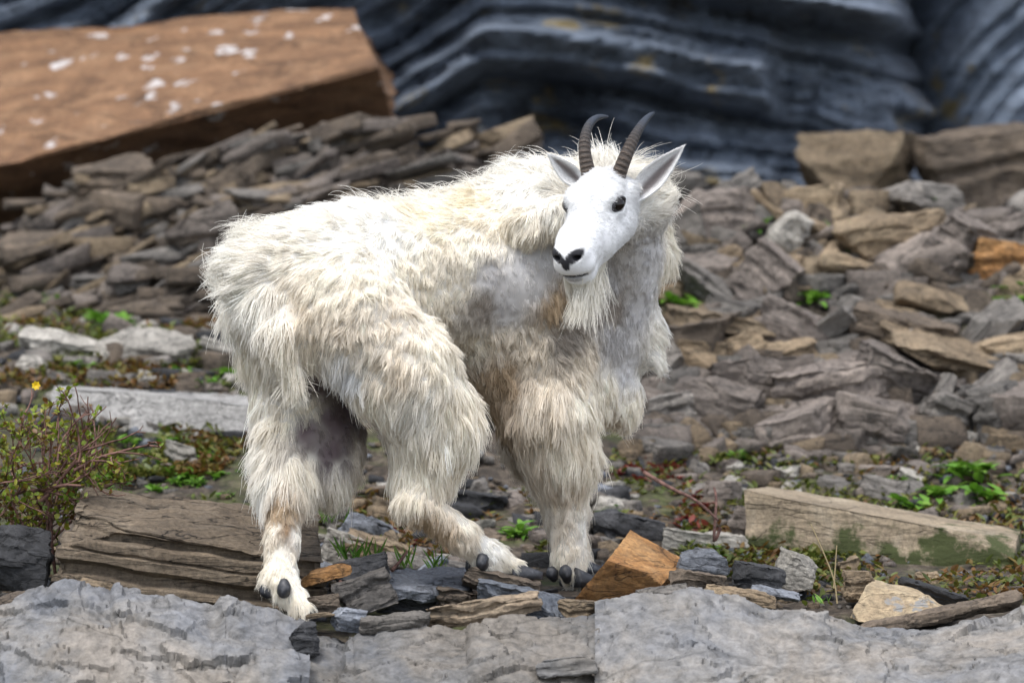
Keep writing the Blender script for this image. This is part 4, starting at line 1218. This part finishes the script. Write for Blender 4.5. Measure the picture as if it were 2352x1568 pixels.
def claw(c, out, r=.017):
    V, F = sphere(r, 16, 10)
    out = np.array(out, float); out /= np.linalg.norm(out)
    q = Vector(out).to_track_quat('Z', 'Y')
    m = np.array(q.to_matrix())
    V = V * np.array([.8, 1.15, 1.2]) + noise3(V / r * 1.6 + np.array(c) * 9, 4)[:, None] * V * .22
    V[:, 2] = np.where(V[:, 2] > 0, V[:, 2] * .85, V[:, 2])
    mesh_obj('dewclaw', new_mesh('dewclaw', V @ m.T + np.array(c), F), hoof_mat, goat)
Z = np.array([0, 0, 1.0])
hd = np.array([.79, .61, 0])                       # heading
sd_ = np.array([.61, -.79, 0])
def foot(ankle, fl, z_sole, fwd, spread=.017, L=.072, w=.019, h=.045, pitch=0.0):
    ankle = np.array(ankle); fwd = np.array(fwd) / np.linalg.norm(fwd)
    lat = np.cross(fwd, Z); lat /= np.linalg.norm(lat)
    for sg in (-1, 1):
        b = ankle + lat * sg * spread; b = np.array([b[0], b[1], z_sole + pitch])
        tp = b + (fwd + lat * sg * .12) * L; tp[2] = z_sole
        toe(b, tp, Z, w, h)
# right hind (stepping), fore feet, left hind
rh = P(1168, 1318, .19); foot(rh, None, rh[2] - .012, [1, .35, 0], .016, .076, .020, .046)
rf = P(1310, 1338, .46); foot(rf, None, rf[2] - .01, [.75, .6, 0], .02, .07, .021, .048)
lf = P(1324, 1312, .73); foot(lf, None, lf[2] - .01, [.8, .6, 0], .02, .07, .021, .045)
lh = P(680, 1398, -.01); foot(lh, None, lh[2] - .028, [.8, .35, 0], .016, .066, .019, .042)
claw(P(1108, 1290, .115), (-.25, -1, -.15), .020); claw(P(1085, 1296, .175), (-.8, -.5, -.2), .017)
claw(P(1300, 1318, .435), (-.1, -1, -.3), .019); claw(P(1268, 1318, .455), (-.6, -.8, -.3), .016)
claw(P(652, 1352, -.035), (.0, -1, -.1), .021); claw(P(612, 1356, 0.0), (-1, -.3, -.2), .017)
claw(P(1290, 1298, .715), (-.8, -.6, -.3), .016)

# ------------------------------------------------------------------ coat of hair strands
hair_mat = bpy.data.materials.new('goat_hair'); hair_mat.use_nodes = True
nt = hair_mat.node_tree; nt.nodes.clear()
out = nt.nodes.new('ShaderNodeOutputMaterial')
at = nt.nodes.new('ShaderNodeAttribute'); at.attribute_name = 'hair_colour'
hi_ = nt.nodes.new('ShaderNodeHairInfo')
df = nt.nodes.new('ShaderNodeBsdfDiffuse'); tr = nt.nodes.new('ShaderNodeBsdfTranslucent'); gl = nt.nodes.new('ShaderNodeBsdfGlossy')
gl.inputs['Roughness'].default_value = .45
m1 = nt.nodes.new('ShaderNodeMixShader'); m1.inputs[0].default_value = .30
m2 = nt.nodes.new('ShaderNodeMixShader'); m2.inputs[0].default_value = .05
nt.links.new(at.outputs['Color'], df.inputs['Color']); nt.links.new(at.outputs['Color'], tr.inputs['Color'])
nt.links.new(df.outputs[0], m1.inputs[1]); nt.links.new(tr.outputs[0], m1.inputs[2])
nt.links.new(m1.outputs[0], m2.inputs[1]); nt.links.new(gl.outputs[0], m2.inputs[2])
nt.links.new(m2.outputs[0], out.inputs['Surface'])

def scatter(V, F, n, wgt=None):
    A = np.linalg.norm(np.cross(V[F[:, 2]] - V[F[:, 0]], V[F[:, 3]] - V[F[:, 1]]), axis=1) * .5
    if wgt is not None: A = A * wgt
    fi = RNG.choice(len(F), n, p=A / A.sum())
    a, b = RNG.random(n), RNG.random(n)
    f = F[fi]
    wts = np.stack([(1 - a) * (1 - b), a * (1 - b), a * b, (1 - a) * b], 1)
    X = (V[f] * wts[..., None]).sum(1)
    return X, fi, f, wts

def strands(name, X, N, D, L, col, lift, clump, frizz, rad, npt=7, spacing=.014, curl_ax=Z, droop=.3, seed=1, power=1.6):
    """hair curves from roots X: D flow, lift off the skin, gravity droop, clumping to shared guide strands"""
    n = len(X)
    D = D + .12 * RNG.normal(size=D.shape)
    D = D - N * (D * N).sum(1, keepdims=True)
    D /= np.linalg.norm(D, axis=1, keepdims=True) + 1e-9
    lf = np.clip(lift + .12 * RNG.normal(size=n), .05, .95)[:, None]
    d0 = D * np.sqrt(1 - lf ** 2) + N * lf
    L = L * np.exp(RNG.normal(size=n) * .22)
    pts = np.empty((n, npt, 3)); cur = X - N * .002; d = d0.copy()
    step = (L / (npt - 1))[:, None]
    for k in range(npt):
        pts[:, k] = cur
        t = k / (npt - 1)
        fr = np.stack([noise3(cur * 90 + 7 * s, 40 + seed + s) for s in range(3)], 1) * (frizz * .55)[:, None]
        rn = RNG.normal(size=d.shape) * (frizz * .10)[:, None]
        d = d + fr + rn + D * .10 - N * (lf * .22) - Z * droop * .12
        d /= np.linalg.norm(d, axis=1, keepdims=True)
        cur = cur + d * step
    if clump.max() > 0:
        ng = max(8, int(n * spacing))
        gi = RNG.choice(n, ng, replace=False)
        kd = kdtree.KDTree(ng)
        for i, g in enumerate(gi): kd.insert(X[g], i)
        kd.balance()
        near = np.array([kd.find(x)[1] for x in X]); g = gi[near]
        t = (np.arange(npt) / (npt - 1)) ** power
        w = (clump * RNG.uniform(.55, 1, n))[:, None] * t[None]
        gp = pts[g]
        ratio = np.clip(L / L[g], .35, 1.25)[:, None, None]
        target = gp[:, :1] + (gp - gp[:, :1]) * ratio
        pts = pts * (1 - w[..., None]) + target * w[..., None]
        col = col * (1 + .5 * (RNG.normal(size=ng) * .10)[near])[:, None]
    col = np.clip(col * (1 + RNG.normal(size=(n, 1)) * .05), 0, .95)
    hc = bpy.data.hair_curves.new(name)
    hc.add_curves([npt] * n)
    hc.position_data.foreach_set('vector', pts.astype(np.float32).ravel())
    tp = 1 - .75 * (np.arange(npt) / (npt - 1)) ** 1.5
    R = (rad if np.ndim(rad) else np.full(n, rad))[:, None] * tp[None]
    ra = hc.attributes.get('radius') or hc.attributes.new('radius', 'FLOAT', 'POINT')
    ra.data.foreach_set('value', R.astype(np.float32).ravel())
    cc = hc.attributes.new('hair_colour', 'FLOAT_COLOR', 'CURVE')
    cc.data.foreach_set('color', np.concatenate([col, np.ones((n, 1))], 1).astype(np.float32).ravel())
    hc.materials.append(hair_mat)
    o = bpy.data.objects.new(name, hc); COL.objects.link(o)
    o.parent = goat; o.matrix_parent_inverse = Matrix.Translation(-Vector(goat.location))
    return o

fc = gV[gF].mean(1); fn = gN[gF].mean(1)
view = np.array([0, -CAM_D, CAM_Z]) - fc; view /= np.linalg.norm(view, axis=1, keepdims=True)
facing = (fn * view).sum(1)
hw = is_head[gF].mean(1)
wt = np.where(facing > -.25, 1.0, .28)
X, fi, f, w4 = scatter(gV, gF, 260000, wt * np.clip(1 - hw * 1.3, 0, 1))
N = (gN[f] * w4[..., None]).sum(1); N /= np.linalg.norm(N, axis=1, keepdims=True)
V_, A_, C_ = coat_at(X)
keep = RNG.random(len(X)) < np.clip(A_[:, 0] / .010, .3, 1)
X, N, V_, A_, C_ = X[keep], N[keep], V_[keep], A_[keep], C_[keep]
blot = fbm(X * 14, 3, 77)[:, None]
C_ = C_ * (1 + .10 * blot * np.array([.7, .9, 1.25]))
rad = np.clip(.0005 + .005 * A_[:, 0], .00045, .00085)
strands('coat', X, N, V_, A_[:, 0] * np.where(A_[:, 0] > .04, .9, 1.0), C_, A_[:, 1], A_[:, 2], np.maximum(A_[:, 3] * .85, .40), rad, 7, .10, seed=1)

# short facial hair
X, fi, f, w4 = scatter(gV, gF, 60000, np.clip(hw, 0, 1) * np.where(facing > -.2, 1.0, .3))
N = (gN[f] * w4[..., None]).sum(1); N /= np.linalg.norm(N, axis=1, keepdims=True)
bare = (face_bare[f] * w4).sum(1)
ok = RNG.random(len(X)) > bare * 1.5
X, N = X[ok], N[ok]
q = ((X - HM) @ HB.T) * 1000 / HS
Dv = np.where(q[:, :1] > 60, hf * -.6 - Z * .5, -hf * .5 - Z * .4) + hs * np.sign(q[:, 2:3]) * .3
colr = np.tile(np.array([.80, .805, .81]), (len(X), 1))
Lf = np.interp(q[:, 0], [-90, -20, 90, 185], [.022, .014, .011, .006])
strands('face_hair', X, N, Dv, Lf, colr, np.full(len(X), .34), np.full(len(X), .28), np.full(len(X), .18), .00045, 4, .2, seed=2, droop=0)
# ears
for V, F, colr, ax in ears:
    F4 = F
    X, fi, f, w4 = scatter(V, F4, 5000)
    nn = np.cross(V[F4[:, 2]] - V[F4[:, 0]], V[F4[:, 3]] - V[F4[:, 1]]); nn /= np.linalg.norm(nn, axis=1, keepdims=True) + 1e-9
    cc = (colr[f] * w4[..., None]).sum(1)
    strands('ear_hair', X, nn[fi], np.tile(ax, (len(X), 1)), np.full(len(X), .008), cc, np.full(len(X), .25), np.full(len(X), .2), np.full(len(X), .1), .0004, 4, .2, seed=3, droop=0)
# beard: long strands from chin and jaw
q = hl[gF].mean(1)
bw = np.clip(1.2 - ((q[:, 0] - 95) / 75) ** 2, 0, 1) * (q[:, 1] < -92) * np.clip(1.1 - (q[:, 2] / 34) ** 2, 0, 1) * (hw > .4)
X, fi, f, w4 = scatter(gV, gF, 1500, bw)
N = (gN[f] * w4[..., None]).sum(1); N /= np.linalg.norm(N, axis=1, keepdims=True)
q = ((X - HM) @ HB.T) * 1000 / HS
D = np.tile(np.array([.12, 0, -1.0]), (len(X), 1)) - hf * .1
L = np.interp(q[:, 0], [30, 80, 120, 170], [.10, .135, .125, .05]) * RNG.uniform(.7, 1.1, len(X))
strands('beard', X, N, D, L, np.tile(np.array([.80, .77, .69]), (len(X), 1)), np.full(len(X), .35), np.full(len(X), .9), np.full(len(X), .08), .0007, 9, .04, droop=2.2, seed=4, power=1.0)
# stiff mane along nape, hump and spine, and the long wisps on the rump
def line_hair(name, pts, n, L, dirv, spread, rad, seed, frizz=.06):
    pts = catmull([P(*p) for p in pts], 60)
    X, N, D, Lh = [], [], [], []
    dirs = catmull(dirv, 60)
    for i in range(n):
        k = RNG.integers(0, 60)
        p = pts[k] + RNG.normal(size=3) * spread
        hit, nn, _, _ = gbvh.find_nearest(Vector(p))
        X.append(hit); N.append(nn); D.append(dirs[k] + RNG.normal(size=3) * .18); Lh.append(L)
    X, N, D = np.array([tuple(x) for x in X]), np.array([tuple(x) for x in N]), np.array(D)
    n_ = len(X)
    strands(name, X, N, D, np.array(Lh) * RNG.uniform(.6, 1.25, n_), np.tile(np.array([.82, .79, .72]), (n_, 1)), np.full(n_, .7), np.full(n_, .6), np.full(n_, frizz), rad, 7, .2, seed=seed, droop=-.1)
line_hair('mane', [(1290, 405, .53), (1350, 385, .50), (1400, 385, .46), (1460, 410, .44), (1505, 460, .48)], 900, .085,
          [(-.7, 0, .8), (-.3, 0, 1), (0, 0, 1), (.5, 0, .9), (.9, 0, .4)], .016, .0007, 5)
line_hair('spine_hair', [(830, 470, .25), (950, 440, .33), (1050, 410, .42), (1150, 385, .48), (1250, 380, .55)], 1100, .062,
          [(-.4, 0, .9), (-.5, 0, .9), (-.6, 0, .8), (-.7, 0, .8), (-.6, 0, .8)], .018, .0006, 6)
line_hair('rump_hair', [(600, 515, .07), (560, 540, .04), (530, 580, .02), (515, 640, .0), (530, 720, 0)], 800, .075,
          [(-.9, 0, .35), (-.9, 0, .4), (-1, 0, .3), (-1, 0, 0), (-.9, 0, -.4)], .02, .0007, 7)
# ------------------------------------------------------------------ plants
def leaf_mat(name, c0, c1, c2):
    m, nt, bs = nmat(name)
    oi = nt.nodes.new('ShaderNodeNewGeometry')
    nt.links.new(ramp(nt, oi.outputs['Random Per Island'], [(0, c0), (.5, c1), (1, c2)]), bs.inputs['Base Color'])
    bs.inputs['Roughness'].default_value = .5
    tr = nt.nodes.new('ShaderNodeBsdfTranslucent'); mx = nt.nodes.new('ShaderNodeMixShader'); mx.inputs[0].default_value = .3
    nt.links.new(ramp(nt, oi.outputs['Random Per Island'], [(0, c0), (.5, c1), (1, c2)]), tr.inputs[0])
    out = nt.nodes['Material Output']
    nt.links.new(bs.outputs[0], mx.inputs[1]); nt.links.new(tr.outputs[0], mx.inputs[2]); nt.links.new(mx.outputs[0], out.inputs['Surface'])
    return m
LM = {'green': leaf_mat('leaf_green', (.05, .14, .012), (.10, .24, .02), (.17, .30, .04)),
      'red': leaf_mat('leaf_red', (.10, .012, .018), (.17, .03, .03), (.22, .06, .03)),
      'moss': leaf_mat('leaf_moss', (.05, .07, .01), (.10, .13, .02), (.16, .15, .03)),
      'rust': leaf_mat('leaf_rust', (.09, .05, .015), (.16, .075, .02), (.13, .12, .02)),
      'bush': leaf_mat('leaf_bush', (.10, .17, .015), (.19, .26, .02), (.30, .24, .03)),
      'dry': leaf_mat('leaf_dry', (.34, .27, .14), (.42, .34, .19), (.30, .2, .1)),
      'yellow': leaf_mat('petal_yellow', (.75, .50, .01), (.8, .55, .01), (.8, .6, .02))}
def leaf(p, d, up, L, w, bend=.25):
    """a small blade of four quads, folded along the midrib and bending over"""
    d = d / np.linalg.norm(d); s = np.cross(d, up); s /= np.linalg.norm(s) + 1e-9; u = np.cross(s, d)
    V = []
    for t, ww in ((0, .12), (.35, 1), (.72, .75), (1, .04)):
        c = p + d * L * t - u * bend * L * t * t
        V += [c - s * w * ww + u * w * .25 * ww, c, c + s * w * ww + u * w * .25 * ww]
    F = []
    for i in range(3):
        F += [[i * 3, i * 3 + 1, i * 3 + 4, i * 3 + 3], [i * 3 + 1, i * 3 + 2, i * 3 + 5, i * 3 + 4]]
    return V, F
def collect(items):
    V, F = [], []
    for v, f in items:
        o = len(V); V += v; F += [[i + o for i in q] for q in f]
    return np.array(V), np.array(F)
rp = np.random.default_rng(77)
rr = random.Random(15)
UP = np.array([0, 0, 1.0])
def herb_mesh(name, n, L, w, spread, mat, up=.6):
    it = []
    for i in range(n):
        a = rp.uniform(0, 6.283); e = rp.uniform(.15, 1.2) * up
        d = np.array([math.cos(a) * spread, math.sin(a) * spread, e])
        base = np.array([rp.normal() * L * .25, rp.normal() * L * .25, rp.uniform(0, L * .5)])
        it.append(leaf(base, d, UP + rp.normal(size=3) * .3, L * rp.uniform(.5, 1.1), w * rp.uniform(.7, 1.2), rp.uniform(.1, .5)))
    V, F = collect(it)
    me = new_mesh(name, V, F); me.materials.append(mat)
    return me
herbs = {c: [herb_mesh('herb', 24, .036, .0065, .8, LM[c]) for _ in range(4)] for c in ('green', 'red', 'moss')}
def herb(px, py, c, size, label, group, d=None):
    g = ground_at(px, py) if d is None else P(px, py, d)
    o = bpy.data.objects.new('herb', herbs[c][rr.randrange(4)]); COL.objects.link(o)
    o.location = g; o.scale = (size,) * 3; o.rotation_euler = (0, 0, rr.uniform(0, 6.28))
    tag(o, label, 'herb', group)
for px, py, s in [(1185, 1235, 1.5), (1170, 1245, 1.2), (1205, 1240, 1.2)]:
    herb(px, py, 'green', s, 'bright green leafy herb growing between hind and fore hooves', 'bright herbs between the hooves')
for px, py, s in [(60, 690, 1.7), (110, 700, 1.7), (150, 712, 1.5), (90, 680, 1.5), (250, 755, 1.8), (275, 765, 1.7), (230, 745, 1.5), (10, 580, 1.6), (70, 590, 1.7), (180, 850, 1.3), (420, 870, 1.2), (470, 900, 1.3), (520, 870, 1.4)]:
    herb(px, py, 'green', s, 'bright green herb cushion at the foot of the outcrop', 'herb cushions below the outcrop')
for i in range(34):
    herb(rr.uniform(200, 570), rr.uniform(1000, 1150), 'green', rr.uniform(.6, 1.1), 'small green herb above the layered brown stone', 'herbs above the brown stone')
for px, py, s in [(2330, 690, 2.2), (2340, 720, 2.2), (1740, 540, 1.8), (2130, 480, 1.7), (1870, 700, 1.8), (1560, 720, 2), (2060, 790, 1.4), (2090, 1180, 1.8), (2150, 1150, 1.8), (2240, 1110, 2.2), (2260, 1160, 2.0), (2200, 1100, 2), (1600, 980, 1.3), (1690, 1060, 1.1), (2060, 1120, 1.2), (1640, 1270, 1.0), (1650, 1290, 1.0), (1400, 1180, 1.0), (1390, 1190, 1)]:
    where = 'in the shade of the square orange-tan stone' if px > 2300 else 'above the long straight-edged tan block' if px > 1900 and py > 1000 else 'high in the rubble bank' if py < 900 else 'on the stony strip beyond the fore leg'
    herb(px, py, 'green', s, 'green herb growing ' + where, 'herbs ' + where)
for i in range(26):
    px, py = (rr.uniform(1400, 1560), rr.uniform(1060, 1130)) if i < 15 else (rr.uniform(1560, 1850), rr.uniform(1130, 1270))
    herb(px, py, 'red', rr.uniform(.7, 1.3), 'dark red leafy herb among stones behind the fore leg', 'red herbs behind the fore leg')
for i in range(12):
    herb(rr.uniform(900, 1010), rr.uniform(1210, 1260), 'red', rr.uniform(.5, .9), 'dark red herb in the gap between the hind legs', 'red herbs between the hind legs')
# low ground cover: moss and rusty leaves nobody could count
def cover(n, seed, mats, zones):
    rg = np.random.default_rng(seed); V, F, MI = [], [], []
    for i in range(n):
        x0, y0, x1, y1 = zones[rg.integers(len(zones))]
        px, py = rg.uniform(x0, x1), rg.uniform(y0, y1)
        g = ground_at_fast(px, py)
        if noise3(np.array([g * 6]), 5)[0] < -.25: continue
        a = rg.uniform(0, 6.283)
        v, f = leaf(g + UP * rg.uniform(0, .02), np.array([math.cos(a), math.sin(a), rg.uniform(.2, 1.4)]), UP + rg.normal(size=3) * .3, rg.uniform(.014, .036), rg.uniform(.004, .008))
        o = len(V); V += v; F += [[q + o for q in ff] for ff in f]
        mi = 0 if noise3(np.array([g * 5 + 9]), 6)[0] + rg.normal() * .25 > -.05 else 1
        MI += [mi] * len(f)
    me = new_mesh('ground_cover', np.array(V), np.array(F))
    for m in mats: me.materials.append(m)
    me.polygons.foreach_set('material_index', np.array(MI, dtype=np.int32))
    return me
o = mesh_obj('ground_cover', cover(17000, 5, (LM['moss'], LM['rust']), [(-20, 700, 600, 900), (-20, 700, 600, 900), (150, 950, 600, 1160), (150, 950, 600, 1160), (1400, 1040, 2370, 1200), (1850, 1180, 2370, 1390), (720, 1150, 1300, 1290), (1560, 1230, 1900, 1350)]))
tag(o, 'mossy green and rust-red leaves covering the soil between stones', 'ground cover', kind='stuff')
# grass tufts and dry stalks
def grass(px, py, d, n, L, label, mat='green', group='grass tufts'):
    it = []
    g = P(px, py, d)
    for i in range(n):
        a = rp.uniform(0, 6.283)
        it.append(leaf(np.array([rp.normal() * .012, rp.normal() * .012, 0]), np.array([math.cos(a) * .5, math.sin(a) * .5, 1]), np.array([math.sin(a), math.cos(a), .3]), L * rp.uniform(.6, 1.2), .0026, rp.uniform(.1, .6)))
    V, F = collect(it)
    me = new_mesh('grass_tuft', V, F); me.materials.append(LM[mat])
    o = mesh_obj('grass_tuft', me); o.location = g
    tag(o, label, 'grass', group)
for px, py, d in ((815, 1290, .30), (790, 1285, .32), (862, 1285, .34), (930, 1305, .34), (1000, 1310, .36), (760, 1200, .5)):
    grass(px, py, d, 14, .055, 'tuft of fresh green grass between the stones under the belly', group='grass under the belly')
for px, py, d in ((1690, 1390, .0), (1720, 1395, .02), (1890, 1385, .06)):
    grass(px, py, d, 9, .03, 'tiny grass tuft on the rim of the pale ledge', group='grass on the pale ledge')
for px, py, d in ((2090, 600, 3.1), (1960, 590, 2.9), (2010, 600, 2.95)):
    grass(px, py, d, 14, .12, 'pale green grass tuft beside the wide tan stone', group='grass in the rubble')
def tube(pts, r0, r1, nr=5):
    pts = np.array(pts); T = np.gradient(pts, axis=0); T /= np.linalg.norm(T, axis=1, keepdims=True) + 1e-9
    V, F = [], []
    for i, (p, t) in enumerate(zip(pts, T)):
        a = np.cross(t, [.31, .77, .55]); a /= np.linalg.norm(a); b = np.cross(t, a)
        r = r0 + (r1 - r0) * i / (len(pts) - 1)
        for j in range(nr):
            th = 6.2832 * j / nr
            V.append(p + a * math.cos(th) * r + b * math.sin(th) * r)
    for i in range(len(pts) - 1):
        for j in range(nr):
            F.append([i * nr + j, i * nr + (j + 1) % nr, (i + 1) * nr + (j + 1) % nr, (i + 1) * nr + j])
    return V, F
for pts in ([(1923, 1385, .05), (1915, 1330, .05), (1890, 1265, .05), (1862, 1202, .05)], [(1915, 1350, .12), (1918, 1310, .12), (1922, 1252, .12)]):
    V, F = tube(catmull([P(*p) for p in pts], 12), .0022, .0012)
    me = new_mesh('dry_stalk', np.array(V), np.array(F)); me.materials.append(LM['dry'])
    tag(mesh_obj('dry_stalk', me), 'thin dry straw-coloured grass stalk standing behind the pale ledge', 'stalk', 'dry stalks')
# bare twig lying right of the fore leg
twig_m, nt, bs = nmat('twig_bark')
nz = texnoise(nt, mapping(nt), 60, 4, .6)
nt.links.new(ramp(nt, nz, [(.36, (.06, .026, .020)), (.64, (.19, .10, .078))]), bs.inputs['Base Color']); bs.inputs['Roughness'].default_value = .8
it = [tube(catmull([P(*p) for p in pts], 14), a, b) for pts, a, b in (
    ([(1480, 1085, 1.15), (1540, 1120, 1.05), (1600, 1150, .95), (1650, 1195, .85)], .006, .003), ([(1655, 1210, .85), (1640, 1240, .85), (1645, 1150, .9), (1640, 1120, .95)], .005, .003))]
V, F = collect(it)
me = new_mesh('bare_twig', V, F); me.materials.append(twig_m)
tag(mesh_obj('bare_twig', me), 'bare grey-brown dead twig among the red herbs', 'twig')
# small dead sticks by the black stones
for pts in ([(770, 1312, .12), (785, 1340, .06), (800, 1370, .03)], [(900, 1310, .22), (925, 1280, .25), (935, 1265, .26)]):
    V, F = tube(catmull([P(*p) for p in pts], 10), .005, .003)
    me = new_mesh('stick', np.array(V), np.array(F)); me.materials.append(twig_m)
    tag(mesh_obj('stick', me), 'short dark dead stick poking out by the black stones', 'stick', 'dead sticks')
# leafy bush on the left
bush = empty('bush', P(20, 1335, .48))
tag(bush, 'low twiggy bush with tiny yellow-green leaves beside the layered brown stone', 'bush')
br_it, lf_it, rd_it = [], [], []
def grow(p, d, L, r, depth):
    n = 7; pts = [p]; dd = d / np.linalg.norm(d)
    for i in range(n - 1):
        dd = dd + rp.normal(size=3) * .16 + UP * .03; dd /= np.linalg.norm(dd)
        pts.append(pts[-1] + dd * L / (n - 1))
    br_it.append(tube(pts, r, r * .55, 5))
    if depth >= 1:
        for q in pts[1:]:
            for _ in range(2 if depth == 1 else 3):
                if rp.random() < .24:
                    a = rp.normal(size=3); a[2] = abs(a[2]) + .3
                    (lf_it if rp.random() < .75 else rd_it).append(leaf(q, a, UP + rp.normal(size=3) * .5, rp.uniform(.010, .019), rp.uniform(.004, .0075), .2))
    if depth < 3:
        for k in range(3 if depth else 4):
            i = rp.integers(2, n)
            e = dd * .8 + rp.normal(size=3) * .55; e[1] *= .6
            grow(pts[i], e, L * rp.uniform(.4, .62), r * .6, depth + 1)
for k in range(15):
    bx, by = rp.uniform(-160, 130), rp.uniform(1315, 1345)
    p = P(bx, by, rp.uniform(.35, .65)); a = rp.uniform(-.5, 1.2)
    grow(p, np.array([math.sin(a), rp.normal() * .2, abs(math.cos(a)) * .9 + .15]), rp.uniform(.20, .30), .0048, 0)
grow(P(60, 1160, .42), np.array([1, -.05, .42]), .24, .0055, 1)
grow(P(170, 1080, .40), np.array([1, -.02, .55]), .23, .0045, 2)
grow(P(-20, 1150, .45), np.array([1, -.05, .1]), .26, .006, 1)
for k in range(12):       # bare reddish twigs reaching out of the bush
    a = rp.uniform(-.2, 1.25); p = P(rp.uniform(20, 230), rp.uniform(1020, 1110), rp.uniform(.36, .6))
    pts = [p]; dd = np.array([math.sin(a), rp.normal() * .1, math.cos(a) * .9 + .1])
    for i in range(8):
        dd = dd + rp.normal(size=3) * .2; dd /= np.linalg.norm(dd); pts.append(pts[-1] + dd * .022)
        if i > 1 and rp.random() < .5:
            e = dd + rp.normal(size=3) * .6; e /= np.linalg.norm(e)
            br_it.append(tube([pts[-1], pts[-1] + e * .014, pts[-1] + e * .028 + UP * .006], .0016, .0009, 4))
            if rp.random() < .5: rd_it.append(leaf(pts[-1] + e * .028, e, UP, .009, .004))
    br_it.append(tube(pts, .0032, .0014, 5))
V, F = collect(br_it); me = new_mesh('branches', V, F); me.materials.append(twig_m); mesh_obj('branches', me, None, bush)
V, F = collect(lf_it); me = new_mesh('foliage', V, F); me.materials.append(LM['bush']); mesh_obj('foliage', me, None, bush)
V, F = collect(rd_it); me = new_mesh('red_foliage', V, F); me.materials.append(LM['rust']); mesh_obj('red_foliage', me, None, bush)
# yellow flowers
def flower(px, py, d, s):
    it = []
    for k in range(7):
        a = k * .898
        it.append(leaf(np.zeros(3), np.array([math.cos(a), -.5, math.sin(a)]), np.array([0, -1, .3]), s, s * .42, .1))
    V, F = collect(it)
    me = new_mesh('yellow_flower', V, F); me.materials.append(LM['yellow'])
    o = mesh_obj('yellow_flower', me); o.location = (ground_at(px, py + 6) if d > .6 else P(px, py, d))
    tag(o, 'small bright yellow flower low among the herbs', 'flower', 'yellow flowers')
for px, py, d, s in ((241, 1083, .75, .012), (72, 738, 2.1, .018), (118, 772, 2.0, .016), (83, 885, .5, .012)):
    flower(px, py, d, s)
